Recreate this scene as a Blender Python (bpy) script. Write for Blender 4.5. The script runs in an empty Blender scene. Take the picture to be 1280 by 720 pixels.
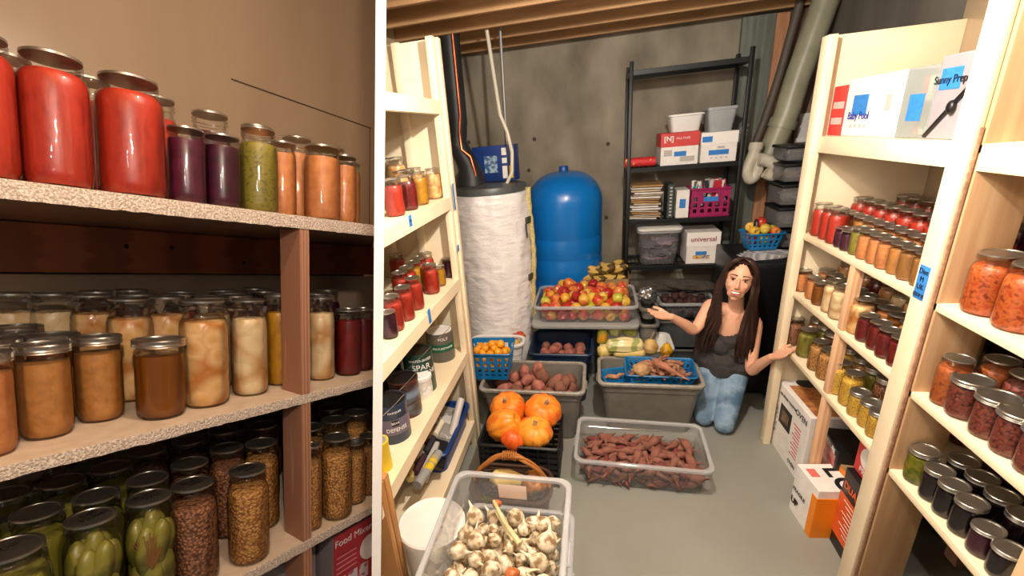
import bpy, bmesh, math, random
import numpy as np
from mathutils import Vector, Matrix, Euler, noise
random.seed(7)
col = bpy.context.scene.collection
PI = math.pi
# ------------------------------------------------------------------ camera geometry
PX, PY, CH = 600., 400., 2.0
FPX = 579.168369302
RW = np.array([[0.97061876, -0.00170085, 0.24061655], [0.22360248, 0.3757764, -0.89932977], [-0.0888844, 0.9267088, 0.36511594]])
CAM = np.array([0, 0, CH])
def wray(u, v): return RW @ np.array([(u-PX)/FPX, -(v-PY)/FPX, -1.])
def onX(u, v, x): d = wray(u, v); return Vector(CAM + d*(x/d[0]))
def onY(u, v, y): d = wray(u, v); return Vector(CAM + d*(y/d[1]))
def onZ(u, v, z): d = wray(u, v); return Vector(CAM + d*((z-CH)/d[2]))
cd = bpy.data.cameras.new('camera'); cam = bpy.data.objects.new('camera', cd); col.objects.link(cam)
cam.matrix_world = Matrix([[*RW[0], 0], [*RW[1], 0], [*RW[2], CH], [0, 0, 0, 1]])
cd.sensor_width = 36; cd.lens = FPX/1280*36; cd.shift_x = 40/1280; cd.shift_y = 40/1280; cd.clip_start = .02
bpy.context.scene.camera = cam
# ------------------------------------------------------------------ materials
MATS = {}
def lin(c):
    if isinstance(c, str):
        c = [int(c[i:i+2], 16)/255 for i in (0, 2, 4)]
    return tuple(((x/12.92) if x <= .04045 else ((x+.055)/1.055)**2.4) for x in c[:3]) + (1,)
def mat(name, c1, c2=None, rough=.6, metal=0., scale=8., bump=0., bscale=None, kind='noise', coat=0., stretch=None, detail=4, spec=None, c3=None, contrast=(.35, .65), trans=0., sss=0.):
    """procedural principled material: two or three colours through a noise / voronoi / wave pattern, optional bump"""
    if name in MATS: return MATS[name]
    m = bpy.data.materials.new(name); m.use_nodes = True; nt = m.node_tree; N = nt.nodes; L = nt.links
    b = N['Principled BSDF']; b.inputs['Roughness'].default_value = rough; b.inputs['Metallic'].default_value = metal
    b.inputs['Coat Weight'].default_value = coat; b.inputs['Coat Roughness'].default_value = .08
    if spec is not None: b.inputs['Specular IOR Level'].default_value = spec
    if trans: b.inputs['Transmission Weight'].default_value = trans
    if sss: b.inputs['Subsurface Weight'].default_value = sss; b.inputs['Subsurface Radius'].default_value = (.01, .004, .002); b.inputs['Subsurface Scale'].default_value = 1
    c1 = lin(c1); c2 = lin(c2) if c2 else c1
    tc = N.new('ShaderNodeTexCoord'); mp = N.new('ShaderNodeMapping'); L.new(tc.outputs['Object'], mp.inputs['Vector'])
    if stretch: mp.inputs['Scale'].default_value = stretch
    def tex(k, s):
        if k == 'voronoi':
            t = N.new('ShaderNodeTexVoronoi'); t.inputs['Scale'].default_value = s; o = t.outputs['Distance']
        elif k == 'wave':
            t = N.new('ShaderNodeTexWave'); t.inputs['Scale'].default_value = s; t.inputs['Distortion'].default_value = 3; t.inputs['Detail'].default_value = 3; o = t.outputs['Fac']
        else:
            t = N.new('ShaderNodeTexNoise'); t.inputs['Scale'].default_value = s; t.inputs['Detail'].default_value = detail; o = t.outputs['Fac']
        L.new(mp.outputs['Vector'], t.inputs['Vector']); return t, o
    t, o = tex(kind, scale)
    if c2 != c1 or c3:
        r = N.new('ShaderNodeValToRGB'); r.color_ramp.elements[0].position = contrast[0]; r.color_ramp.elements[1].position = contrast[1]
        r.color_ramp.elements[0].color = c1; r.color_ramp.elements[1].color = c2
        if c3: e = r.color_ramp.elements.new((contrast[0]+contrast[1])/2); e.color = lin(c3)
        L.new(o, r.inputs['Fac']); L.new(r.outputs['Color'], b.inputs['Base Color'])
    else: b.inputs['Base Color'].default_value = c1
    if bump:
        if bscale: t2, o2 = tex(kind, bscale)
        else: o2 = o
        bp = N.new('ShaderNodeBump'); bp.inputs['Strength'].default_value = min(1, abs(bump)); bp.inputs['Distance'].default_value = .004*max(1, abs(bump)); bp.invert = bump < 0
        L.new(o2, bp.inputs['Height']); L.new(bp.outputs['Normal'], b.inputs['Normal'])
    MATS[name] = m; return m
def mat_glass(name, tint='ffffff', refl=.5, rough=.03, haze=0., hazec='ffffff', bump=0., bscale=60):
    """thin clear sheet: transparent mixed with a fresnel gloss, and a little milky scatter for plastics"""
    if name in MATS: return MATS[name]
    m = bpy.data.materials.new(name); m.use_nodes = True; nt = m.node_tree; N = nt.nodes; L = nt.links; N.clear()
    out = N.new('ShaderNodeOutputMaterial'); tr = N.new('ShaderNodeBsdfTransparent'); tr.inputs[0].default_value = lin(tint)
    gl = N.new('ShaderNodeBsdfGlossy'); gl.inputs['Roughness'].default_value = rough
    lw = N.new('ShaderNodeLayerWeight'); lw.inputs['Blend'].default_value = .25
    mm = N.new('ShaderNodeMath'); mm.operation = 'MULTIPLY'; mm.inputs[1].default_value = refl; L.new(lw.outputs['Fresnel'], mm.inputs[0])
    ad = N.new('ShaderNodeMath'); ad.operation = 'ADD'; ad.inputs[1].default_value = .03; L.new(mm.outputs[0], ad.inputs[0])
    mx = N.new('ShaderNodeMixShader'); L.new(ad.outputs[0], mx.inputs[0]); L.new(gl.outputs[0], mx.inputs[2])
    if haze:
        df = N.new('ShaderNodeBsdfDiffuse'); df.inputs[0].default_value = lin(hazec); m2 = N.new('ShaderNodeMixShader'); m2.inputs[0].default_value = haze
        L.new(tr.outputs[0], m2.inputs[1]); L.new(df.outputs[0], m2.inputs[2]); L.new(m2.outputs[0], mx.inputs[1])
    else: L.new(tr.outputs[0], mx.inputs[1])
    if bump:
        tc = N.new('ShaderNodeTexCoord'); t = N.new('ShaderNodeTexNoise'); t.inputs['Scale'].default_value = bscale; L.new(tc.outputs['Object'], t.inputs['Vector'])
        bp = N.new('ShaderNodeBump'); bp.inputs['Strength'].default_value = bump; bp.inputs['Distance'].default_value = .003; L.new(t.outputs['Fac'], bp.inputs['Height']); L.new(bp.outputs['Normal'], gl.inputs['Normal'])
    L.new(mx.outputs[0], out.inputs[0]); MATS[name] = m; return m
def mat_rim(name, a, b, blush=None, rough=.35, scale=20):
    """fruit skin: large-patch noise between three colours"""
    return mat(name, a, b, rough=rough, scale=scale, c3=blush, coat=.3, detail=3, contrast=(.38, .62))
# ------------------------------------------------------------------ mesh building
class MB:
    def __init__(s): s.v = []; s.f = []; s.mi = []; s.cur = 0
    def add(s, vs, fs):
        o = len(s.v); s.v += [tuple(v) for v in vs]; s.f += [tuple(i+o for i in f) for f in fs]; s.mi += [s.cur]*len(fs); return s
    def box(s, a, b, M=None):
        x0, y0, z0 = a; x1, y1, z1 = b
        vs = [Vector(p) for p in ((x0,y0,z0),(x1,y0,z0),(x1,y1,z0),(x0,y1,z0),(x0,y0,z1),(x1,y0,z1),(x1,y1,z1),(x0,y1,z1))]
        if M: vs = [M @ v for v in vs]
        return s.add(vs, [(0,3,2,1),(4,5,6,7),(0,1,5,4),(1,2,6,5),(2,3,7,6),(3,0,4,7)])
    def bbox(s, a, b, r=.004, M=None):
        """box with chamfered edges"""
        bm = bmesh.new(); bmesh.ops.create_cube(bm, size=1)
        for v in bm.verts: v.co = Vector([(a[i]+b[i])/2+v.co[i]*(b[i]-a[i]) for i in range(3)])
        r = min(r, .45*min(abs(b[i]-a[i]) for i in range(3)))
        bmesh.ops.bevel(bm, geom=list(bm.edges), offset=r, segments=2, affect='EDGES', profile=.5)
        bm.verts.index_update(); vs = [v.co.copy() for v in bm.verts]
        if M: vs = [M @ v for v in vs]
        s.add(vs, [[v.index for v in f.verts] for f in bm.faces]); bm.free(); return s
    def lathe(s, prof, n=32, M=None, cap=(True, True)):
        vs = []; fs = []
        for r, z in prof:
            for k in range(n): a = 2*PI*k/n; vs.append(Vector((r*math.cos(a), r*math.sin(a), z)))
        for i in range(len(prof)-1):
            for k in range(n):
                k2 = (k+1) % n; fs.append((i*n+k, i*n+k2, (i+1)*n+k2, (i+1)*n+k))
        if cap[0]: fs.append(tuple(range(n))[::-1])
        if cap[1]: fs.append(tuple((len(prof)-1)*n+k for k in range(n)))
        if M: vs = [M @ v for v in vs]
        return s.add(vs, fs)
    def tube(s, pts, r, n=8, closed=False, flat=1.):
        pts = [Vector(p) for p in pts]; m = len(pts); rr = r if isinstance(r, (list, tuple)) else [r]*m
        vs = []; fs = []; up = None
        for i, p in enumerate(pts):
            a = pts[(i-1) % m] if (i or closed) else p; b = pts[(i+1) % m] if (i < m-1 or closed) else p
            t = (b-a).normalized() if (b-a).length > 1e-9 else Vector((0,0,1))
            if up is None: up = t.orthogonal().normalized()
            up = (up - t*up.dot(t)); up = up.normalized() if up.length > 1e-6 else t.orthogonal().normalized()
            w = t.cross(up)
            for k in range(n):
                an = 2*PI*k/n; vs.append(p + up*math.cos(an)*rr[i]*flat + w*math.sin(an)*rr[i])
        last = m if closed else m-1
        for i in range(last):
            j = (i+1) % m
            for k in range(n): k2 = (k+1) % n; fs.append((i*n+k, i*n+k2, j*n+k2, j*n+k))
        if not closed: fs.append(tuple(range(n))[::-1]); fs.append(tuple((m-1)*n+k for k in range(n)))
        return s.add(vs, fs)
    def ball(s, c, r, sub=2, M=None, disp=None):
        bm = bmesh.new(); bmesh.ops.create_icosphere(bm, subdivisions=sub, radius=1)
        rr = r if isinstance(r, (tuple, list)) else (r, r, r); vs = []
        for v in bm.verts:
            d = v.co.normalized(); k = disp(d) if disp else 1
            p = Vector((d.x*rr[0]*k, d.y*rr[1]*k, d.z*rr[2]*k))
            if M: p = M @ p
            vs.append(p + Vector(c))
        bm.verts.index_update(); s.add(vs, [[v.index for v in f.verts] for f in bm.faces]); bm.free(); return s
    def mesh(s, name, mats, smooth=True):
        me = bpy.data.meshes.new(name); me.from_pydata(s.v, [], s.f)
        for m in (mats if isinstance(mats, (list, tuple)) else [mats]): me.materials.append(m)
        me.polygons.foreach_set('material_index', s.mi)
        bm = bmesh.new(); bm.from_mesh(me); bmesh.ops.recalc_face_normals(bm, faces=bm.faces); bm.to_mesh(me); bm.free()
        if smooth: me.shade_smooth(); me.set_sharp_from_angle(angle=math.radians(38))
        me.update(); return me
def obj(name, me, parent=None, M=None):
    o = bpy.data.objects.new(name, me); col.objects.link(o)
    if parent: o.parent = parent
    if M is not None: o.matrix_local = M if parent else M
    return o
def tag(o, label, cat, group=None):
    o['label'] = label; o['category'] = cat
    if group: o['group'] = group
    return o
def thing(name, label, cat, M=None, group=None):
    o = bpy.data.objects.new(name, None); o.empty_display_size = .05; col.objects.link(o)
    if M is not None: o.matrix_world = M
    return tag(o, label, cat, group)
def struct(name, mb, m, smooth=False):
    o = obj(name, mb.mesh(name, m, smooth)); o['kind'] = 'structure'; return o
def T(x, y, z, rz=0, rx=0, ry=0, s=1.):
    return Matrix.Translation((x, y, z)) @ Euler((rx, ry, rz)).to_matrix().to_4x4() @ (Matrix.Diagonal((s, s, s, 1)) if not isinstance(s, tuple) else Matrix.Diagonal((*s, 1)))
def dup(root, M, label=None, group=None):
    c = root.copy(); col.objects.link(c); c.matrix_world = M
    if label: c['label'] = label
    if group: c['group'] = group
    for ch in root.children:
        d = ch.copy(); col.objects.link(d); d.parent = c; d.matrix_parent_inverse = ch.matrix_parent_inverse.copy()
        for g in ch.children: e = g.copy(); col.objects.link(e); e.parent = d
    return c
ORD = ['first', 'second', 'third', 'fourth', 'fifth', 'sixth', 'seventh', 'eighth', 'ninth', 'tenth', 'eleventh', 'twelfth', 'thirteenth', 'fourteenth']
def text_mesh(name, s, size, m, extrude=.0006, bold=0., align='CENTER'):
    c = bpy.data.curves.new(name, 'FONT'); c.body = s; c.size = size; c.extrude = extrude; c.align_x = align; c.align_y = 'CENTER'; c.offset = bold
    t = bpy.data.objects.new(name, c); col.objects.link(t)
    dg = bpy.context.evaluated_depsgraph_get(); me = bpy.data.meshes.new_from_object(t.evaluated_get(dg)); bpy.data.objects.remove(t)
    me.name = name; me.materials.clear(); me.materials.append(m)
    return me
def face_frame(o, x, y):
    """matrix whose x/y axes lie in a plane (text lies in it, reading along x)"""
    x = Vector(x).normalized(); y = Vector(y); y = (y - x*y.dot(x)).normalized(); z = x.cross(y)
    M = Matrix((x, y, z)).transposed().to_4x4(); M.translation = Vector(o); return M
def text_on(parent, s, size, m, o, x, y, name='lettering', bold=0., sx=1.):
    me = text_mesh(name, s, size, m, bold=bold); t = obj(name, me, parent); t.matrix_local = face_frame(o, x, y) @ Matrix.Diagonal((sx, 1, 1, 1)); return t
# ------------------------------------------------------------------ shared materials
M_cream = mat('cream_painted_wood', 'f3e3c4', 'ecdab8', rough=.5, scale=6, bump=.15, bscale=40, stretch=(1, 1, 1))
M_bare = mat('bare_pine', 'e0b48c', 'd0a078', rough=.65, scale=3, kind='wave', stretch=(5, 5, .4), bump=.05)
M_gloss_panel = mat('satin_beige_panel', 'b8a486', 'ac977a', rough=.2, scale=2, bump=.35, bscale=7, stretch=(1, 1, .25))
M_black_metal = mat('black_steel', '16181a', rough=.45, metal=.3)
M_tape = mat('blue_painters_tape', '2f86d8', '2a78c6', rough=.7, scale=60)
M_ink = mat('black_ink', '101318', rough=.6)
M_white = mat('white_card', 'efece8', 'e6e2de', rough=.6, scale=20)
M_wplastic = mat('white_plastic', 'eeeeea', 'e4e4e0', rough=.35, scale=5)
M_tote_rim = mat('worn_tote_rim', 'a29e94', '8c887f', rough=.45, scale=30)
M_gray_tote = mat('grey_tote_plastic', '77746c', '6c6a63', rough=.42, scale=14, bump=.1)
M_dgray_tote = mat('dark_grey_tote_plastic', '55585a', '4b4e50', rough=.45, scale=14)
M_navy = mat('navy_plastic', '1d3350', '182a44', rough=.4)
M_bluep = mat('bright_blue_plastic', '1479b8', '0f6ca8', rough=.35)
M_clear = mat_glass('clear_storage_plastic', 'fafbfc', refl=.35, rough=.10, haze=.11, hazec='e6e9ee', bump=.2, bscale=20)
M_clear_rim = mat_glass('clear_plastic_rim', 'f0f3f5', refl=.45, rough=.12, haze=.38, hazec='e4e6ea')
M_jarglass = mat_glass('jar_glass', 'fdfefe', refl=.6, rough=.03, bump=.25, bscale=45)
M_lid = mat('jar_lid_metal', 'c4c0b8', 'b0aca4', rough=.3, metal=.95, scale=30)
M_lid_dark = mat('tin_lid_top', '7c746a', '6c655c', rough=.35, metal=.7, scale=40)
M_soil = mat('dark_dirt', '3a2c24', rough=.9)
M_red = mat('red_print', 'cf2f2c', rough=.55); M_blk = mat('black_plastic', '121316', rough=.4); M_org = mat('orange_card', 'ee8a1d', 'e67f16', rough=.5)
M_grn = mat('green_print', '0f5a40', rough=.45)
# ------------------------------------------------------------------ room shell
M_floor = mat('grey_painted_concrete', '959790', '8b8d85', rough=.5, scale=1.6, bump=.06, bscale=30, coat=.15)
M_conc = mat('board_marked_concrete', 'a99f8c', '7a7263', rough=.85, scale=3.2, detail=12, bump=.6, bscale=12, contrast=(.34, .68), stretch=(1, 1, .6))
f = MB().box((-2.2, -1.2, -.1), (2.2, 4.75, 0)); struct('floor', f, M_floor)
w = MB().box((-2.2, 4.65, 0), (2.2, 4.8, 2.9)); struct('wall_back', w, M_conc)
w = MB().box((1.66, -1.2, 0), (1.76, 4.65, 2.9)); struct('wall_right', w, mat('grey_boarded_wall', '6e6a60', '5c574e', rough=.8, scale=5, stretch=(1, 1, .2)))
w = MB().box((-1.46, 1.75, 0), (-1.38, 4.65, 2.9)); struct('wall_left', w, mat('cream_panel_wall', 'c9b698', 'bba785', rough=.6, scale=3))
c = MB().box((-2.2, -1.2, 2.9), (2.2, 4.75, 2.96)); struct('ceiling', c, mat('subfloor_sheathing', 'b08f68', '9c7c58', rough=.8, scale=4, stretch=(1, 5, 1)))
k = 0
for y in np.arange(2.3, 4.6, .42):
    k += 1; j = MB().bbox((-1.38, y, 2.68), (1.66, y+.04, 2.9)); struct('trim_%d' % k, j, mat('ceiling_joist', 'b98f62', 'a37b52', rough=.7, scale=6, stretch=(.5, 4, 4)))
# form-tie holes and a damp stain in the concrete wall
for (u, v) in ((668, 174), (760, 180), (586, 178), (758, 272), (661, 213)):
    p = onY(u, v, 4.65); k += 1; o = MB().lathe([(.009, -.002), (.016, .0), (.018, .003)], 12); q = struct('trim_%d' % k, o, mat('rust_stain', '4e443a', rough=.9)); q.matrix_world = Matrix.Translation(p) @ Euler((PI/2, 0, 0)).to_matrix().to_4x4()
# boards standing against the back wall on the right
bw = [(908, 946, '7d8278', 4.55), (944, 965, 'c8926c', 4.58), (962, 985, '7d6350', 4.52), (985, 1012, '937c6a', 4.46)]
for i, (u0, u1, c_, y) in enumerate(bw):
    x0 = onY(u0, 230, y).x; x1 = onY(u1, 230, y).x
    o = obj('wall_stud', MB().bbox((x0, y, 0), (x1-.006, y+.05, 2.68), .004).mesh('stud', mat('stud_wood_%d' % i, c_, None if False else ''.join('%02x' % max(0, int(c_[j:j+2], 16)-22) for j in (0, 2, 4)), rough=.8, scale=9, stretch=(5, 5, .4), bump=.2)))
    tag(o, ['grey green weathered board against the wall beside the black rack', 'bare orange brown stud behind the white drain trap', 'dark brown board behind the grey drain pipe', 'wide knotty brown board behind the drawer tower'][i], 'board')
# ------------------------------------------------------------------ jars
JP = {  # type: body radius, height, shoulder, neck radius, neck height
 'quart': (.0475, .178, .132, .039, .150), 'pint': (.040, .130, .100, .037, .108), 'widepint': (.042, .122, .098, .042, .102), 'half': (.037, .100, .074, .034, .084),
 'tallquart': (.045, .237, .182, .037, .200), 'tallpint': (.038, .170, .138, .0345, .148), 'bandpint': (.041, .171, .140, .039, .150), 'bigred': (.050, .215, .175, .040, .188)}
JC = {}
def jar_mesh(kind, seg=24):
    if (kind, seg) in JC: return JC[kind, seg]
    R, H, sh, rn, nk = JP[kind]
    g = MB(); prof = [(R*.55, .004), (R*.86, .0), (R*.97, .008), (R, .022), (R, sh*.5), (R, sh-.012), (R*.985, sh), ((R+rn)/2+.001, (sh+nk)/2), (rn, nk), (rn, nk+(H-nk)*.3), (rn+.0032, nk+(H-nk)*.38), (rn, nk+(H-nk)*.5), (rn+.0032, nk+(H-nk)*.6), (rn, nk+(H-nk)*.72), (rn, H-.004)]
    g.lathe(prof, seg, cap=(True, False)); glass = g.mesh('jar_glass_'+kind, M_jarglass)
    ld = MB().lathe([(rn+.001, H-.005), (rn+.0025, H-.005), (rn+.0025, H-.001), (rn+.001, H), (rn-.003, H), (rn-.004, H-.0016), (.001, H-.0014)], seg); lid = ld.mesh('jar_lid_'+kind, M_lid)
    b = MB().lathe([(rn+.0035, nk+(H-nk)*.25), (rn+.005, nk+(H-nk)*.3), (rn+.0038, nk+(H-nk)*.42), (rn+.005, nk+(H-nk)*.52), (rn+.0038, nk+(H-nk)*.64), (rn+.0045, nk+(H-nk)*.8), (rn+.0048, H-.001), (rn+.003, H+.0012), (rn-.002, H+.001), (rn-.002, H-.001)], seg, cap=(False, False)); band = b.mesh('jar_band_'+kind, M_lid)
    JC[kind, seg] = (glass, lid, band); return JC[kind, seg]
CC = {}
def content_mesh(kind, mat_, fill, lump=0., seg=24):
    key = (kind, mat_.name, fill, lump, seg)
    if key in CC: return CC[key]
    R, H, sh, rn, nk = JP[kind]; q = .965; top = fill
    prof = [(R*.5*q, .006), (R*.84*q, .004), (R*.96*q, .011), (R*q, .024)]
    for t in (.25, .4, .55, .7, .85, 1.): prof.append((R*q, .024+(sh-.014-.024)*t))
    prof += [(R*.97*q, sh), (((R+rn)/2)*q, (sh+nk)/2), (rn*q, nk), (rn*q, H-.012)]
    out = []
    for i, (r, z) in enumerate(prof):
        if z <= top: out.append((r, z))
        else:
            r0, z0 = prof[i-1]; t = (top-z0)/(z-z0); out.append((r0+(r-r0)*t, top)); break
    r, z = out[-1]; out += [(r*.85, z+.001), (r*.4, z+.002)]
    m = MB().lathe(out, seg)
    if lump: m.v = [tuple(Vector(p)*1.0 + Vector((p[0], p[1], 0)).normalized()*(-abs(noise.noise(Vector(p)*90))*lump) + Vector((0, 0, noise.noise(Vector(p)*120)*lump*(1 if p[2] > top-.004 else 0)))) for p in m.v]
    CC[key] = m.mesh('contents_'+kind, mat_); return CC[key]
# foods
def food(name, *a, **k): return mat('food_'+name, *a, **k)
FD = {
 'tomato': food('tomato', 'ac2c1a', '9e2416', rough=.4, scale=60, c3='b4341e', stretch=(1, 1, .4), bump=.2),
 'salsa': food('salsa', 'b5461f', '8e2c14', rough=.4, scale=70, c3='cc6a2c', bump=.3),
 'plum': food('plum', '4e1530', '36101f', rough=.35, scale=30),
 'relish': food('relish', '807222', '6a5e1c', rough=.5, scale=90, c3='8e8230', bump=.2),
 'carrot': food('carrot', 'cf8a52', 'bf7540', rough=.5, scale=60, bump=.15),
 'applesauce': food('applesauce', 'c08444', 'ac7236', rough=.5, scale=60, bump=.2),
 'broth': food('broth', 'a8763a', '93642f', rough=.45, scale=40),
 'honey': food('honey', '8a4f12', '74400e', rough=.2, scale=5),
 'pear': food('pear', 'dfbe8e', 'cc9860', rough=.35, scale=16, c3='e8d0a4', bump=-1.6, bscale=24, kind='voronoi', contrast=(.05, .8)),
 'peach': food('peach', 'dea255', 'c07a35', rough=.35, scale=24, c3='e9bf85', bump=-1.6, bscale=22, kind='voronoi', contrast=(.05, .8)),
 'redberry': food('redberry', '7c1a18', '5e1212', rough=.35, scale=50),
 'chickpea': food('chickpea', 'e2a85c', '9c6430', rough=.5, scale=150, kind='voronoi', bump=-1., contrast=(.25, .75)),
 'pinto': food('pinto', 'b87c56', '6a4028', rough=.5, scale=150, kind='voronoi', bump=-1., contrast=(.25, .75)),
 'corn': food('corn', 'f6cc50', 'cc9830', rough=.45, scale=170, kind='voronoi', bump=-1., contrast=(.25, .8)),
 'pickle': food('pickle', '7c7626', '48441a', rough=.35, scale=26, c3='928a34', stretch=(1, 1, .4), bump=.6, bscale=40),
 'pepper': food('pepper', '9a8a18', '4a4a10', rough=.35, scale=45, c3='6c7416', bump=.5),
 'meat': food('meat', '7e3628', '4c1a16', rough=.5, scale=110, kind='voronoi', c3='8e4434', bump=-.6, contrast=(.1, .8)),
 'stew': food('stew', 'a34f22', '7d3216', rough=.45, scale=50, c3='b9652e', bump=.3),
 'black': food('black', '190a10', '12070c', rough=.25, scale=10),
 'purple': food('purple', '64203a', '4a1428', rough=.35, scale=30),
 'squashyellow': food('squashyellow', 'c08a1c', 'a87414', rough=.4, scale=40),
 'garlicy': food('garlicy', '8f6a38', '5e4220', rough=.5, scale=60, kind='voronoi', bump=-.8)}
PROTO = {}
def jar(kind, content, M, label, group, band=False, fill=.93, seg=24):
    key = (kind, content, band, fill, seg)
    R, H, sh, rn, nk = JP[kind]
    if key not in PROTO:
        t = thing('mason_jar', label, 'jar', M, group); g, l, b = jar_mesh(kind, seg)
        obj('glass', g, t); obj('contents', content_mesh(kind, FD[content], min(fill*nk*1.02, H-.014), .003 if content in ('pear', 'peach', 'meat', 'chickpea', 'corn', 'pinto', 'pickle') else 0, seg), t); obj('lid', l, t)
        if band: obj('screw_band', b, t)
        PROTO[key] = t; return t
    return dup(PROTO[key], M, label, group)
NAMES = {'tomato': 'red tomato', 'salsa': 'orange red salsa', 'plum': 'dark purple fruit', 'relish': 'olive green relish', 'carrot': 'orange puree', 'applesauce': 'tan applesauce', 'broth': 'brown puree', 'honey': 'clear brown syrup', 'pear': 'pale pears', 'peach': 'golden peach slices', 'redberry': 'dark red sauce', 'chickpea': 'chickpeas', 'pinto': 'reddish beans', 'corn': 'yellow corn kernels', 'pickle': 'green pickles', 'pepper': 'yellow green peppers', 'meat': 'dark red stewed chunks', 'stew': 'orange brown stew', 'black': 'near black juice', 'purple': 'purple jam', 'squashyellow': 'yellow orange sauce', 'garlicy': 'brown beans'}
KN = {'quart': 'quart jar', 'pint': 'pint jar', 'widepint': 'pint jar', 'half': 'small jar', 'tallquart': 'tall jar', 'tallpint': 'pint jar', 'bandpint': 'banded jar', 'bigred': 'large jar'}
# ------------------------------------------------------------------ shelving along the right side
XR, XB = 1.085, 1.62
SH = [1.854, 1.366, 1.036, .70]
u = thing('shelving_unit', 'long cream painted wooden shelving unit full of jars on the right of the aisle', 'shelves', T(0, 0, 0))
for i, z in enumerate(SH):
    b = MB().bbox((XR, .15, z-.028), (XB, 2.86, z), .003); obj('shelf_board', b.mesh('shelf_board', M_cream), u)
    if i == 0: obj('fascia', MB().bbox((XR-.002, .15, z-.075), (XR+.03, 1.715, z-.002), .003).mesh('fascia', M_cream), u); obj('fascia', MB().bbox((XR-.002, 1.805, z-.075), (XR+.03, 2.80, z-.002), .003).mesh('fascia', M_cream), u)
obj('front_post', MB().bbox((XR-.03, 2.80, 0), (XR+.012, 2.875, 2.3), .004).mesh('front_post', M_cream), u)
obj('front_post', MB().bbox((XR-.004, 2.875, 0), (XR+.05, 2.93, 2.3), .004).mesh('front_post', M_cream), u)
np_ = obj('front_post', MB().bbox((XR-.022, 1.727, 0), (XR-.001, 1.812, 2.3), .003).mesh('front_post', M_cream), u)
obj('post_edge', MB().bbox((XR-.014, 1.7195, 0), (XR-.003, 1.7265, 1.9), .002).mesh('post_edge', mat('raw_particle_edge', 'b89074', '9a745c', rough=.9, scale=60, bump=.4)), u)
obj('side_plank', MB().bbox((XR, 1.712, 0), (XR+.15, 1.75, 2.3), .003).mesh('side_plank', mat('tan_painted_plank', 'caa880', 'b89068', rough=.6, scale=3, stretch=(9, 9, .5), bump=.08)), u)
obj('end_panel', MB().bbox((XR+.012, 2.862, 0), (XB, 2.88, 2.3), .002).mesh('end_panel', M_cream), u)
obj('back_panel', MB().bbox((XB, .1, 0), (XB+.012, 2.9, 2.5), .002).mesh('back_panel', M_gloss_panel), u)
ym = onX(1050, 402, XR).y
for (z0, z1, y0) in ((SH[2], SH[1]-.028, ym), (SH[3], SH[2]-.028, ym+.012), (0, SH[3]-.028, ym+.012)):
    obj('bare_support', MB().bbox((XR+.002, y0-.019, z0), (XR+.045, y0+.019, z1), .003).mesh('bare_support', M_bare), u)['label'] = 'unpainted pine support between the boards'
# near post at the lower right of the photo
q = MB().bbox((XR-.042, 1.10, 0), (XR-.002, 1.135, 1.0), .003); obj('bare_support', q.mesh('bare_support', M_bare), u)['label'] = 'unpainted pine support near the camera'
# tape on the near post
tp = MB().bbox((XR-.0235, 1.748, 1.36), (XR-.0222, 1.80, 1.475), .0005); tpo = obj('tape_label', tp.mesh('tape_label', M_tape), u); tpo['label'] = 'blue tape label with handwriting on the post'
for j, s in enumerate(('Diet', 'M', 'UK', 'store')):
    text_on(u, s, .026, M_ink, (XR-.0243, 1.774, 1.455-j*.026), (0, -1, 0), (0, 0, 1), 'handwriting')
# ------------------------------------------------------------------ shelving along the left side
XL, XLB = -.8, -1.36
def ucut(X, z, uu):
    """Y at which a line running away from the camera clears the white end panel"""
    lo, hi = .2, 4.
    def pu(y):
        c = RW.T @ (np.array([X, y, z])-CAM); return PX+FPX*c[0]/-c[2]
    for _ in range(40):
        m = (lo+hi)/2
        if pu(m) < uu: lo = m
        else: hi = m
    return hi
LU = thing('shelving_unit', 'cream shelving unit with paint cans and red jars left of the aisle', 'shelves', T(0, 0, 0))
LZ = [2.2, 1.70, 1.216, .722, .2]
def lboard(z0, z1, xa, xb, ya=None):
    vs = []
    for z in (z0, z1):
        vs += [(xa, ucut(xa, z, 478.), z), (xb, ucut(xb, z, 478.), z), (xb, 2.66, z), (xa, 2.66, z)]
    return MB().add(vs, [(0,3,2,1),(4,5,6,7),(0,1,5,4),(1,2,6,5),(2,3,7,6),(3,0,4,7)])
for z in LZ:
    obj('shelf_board', lboard(z-.02, z, XL-.02, XLB).mesh('shelf_board', M_cream, False), LU)
    m = lboard(z-.066, z+.001, XL, XL-.036); m.v = [(x, min(y, 2.585), zz) for x, y, zz in m.v]
    obj('fascia', m.mesh('fascia', M_cream, False), LU)
obj('front_post', MB().bbox((XL-.04, 2.585, 0), (XL, 2.64, 2.5), .004).mesh('front_post', M_cream), LU)
obj('front_post', MB().bbox((XL-.038, 2.642, 0), (XL+.012, 2.69, 2.5), .004).mesh('front_post', M_cream), LU)
obj('end_panel', MB().bbox((XLB, 2.662, 0), (XL-.042, 2.68, 2.5), .003).mesh('end_panel', M_cream), LU)
for x in (-1.0, -1.2): obj('cleat', MB().bbox((x-.045, 2.625, 0), (x+.0, 2.661, 2.5), .003).mesh('cleat', M_cream), LU)
obj('near_post', MB().bbox((XL-.09, 1.265, 0), (XL+.006, 1.30, .80), .003).mesh('near_post', mat('golden_pine', 'c08c50', 'a87440', rough=.6, scale=8, kind='wave', stretch=(6, 6, .4), bump=.15)), LU)['label'] = 'bare golden wooden post near the camera'
obj('near_post', MB().bbox((XL-.09, 1.304, 0), (XL+.006, 1.345, .80), .003).mesh('near_post', MATS['golden_pine']), LU)['label'] = 'bare golden wooden post behind the first one'
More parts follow.
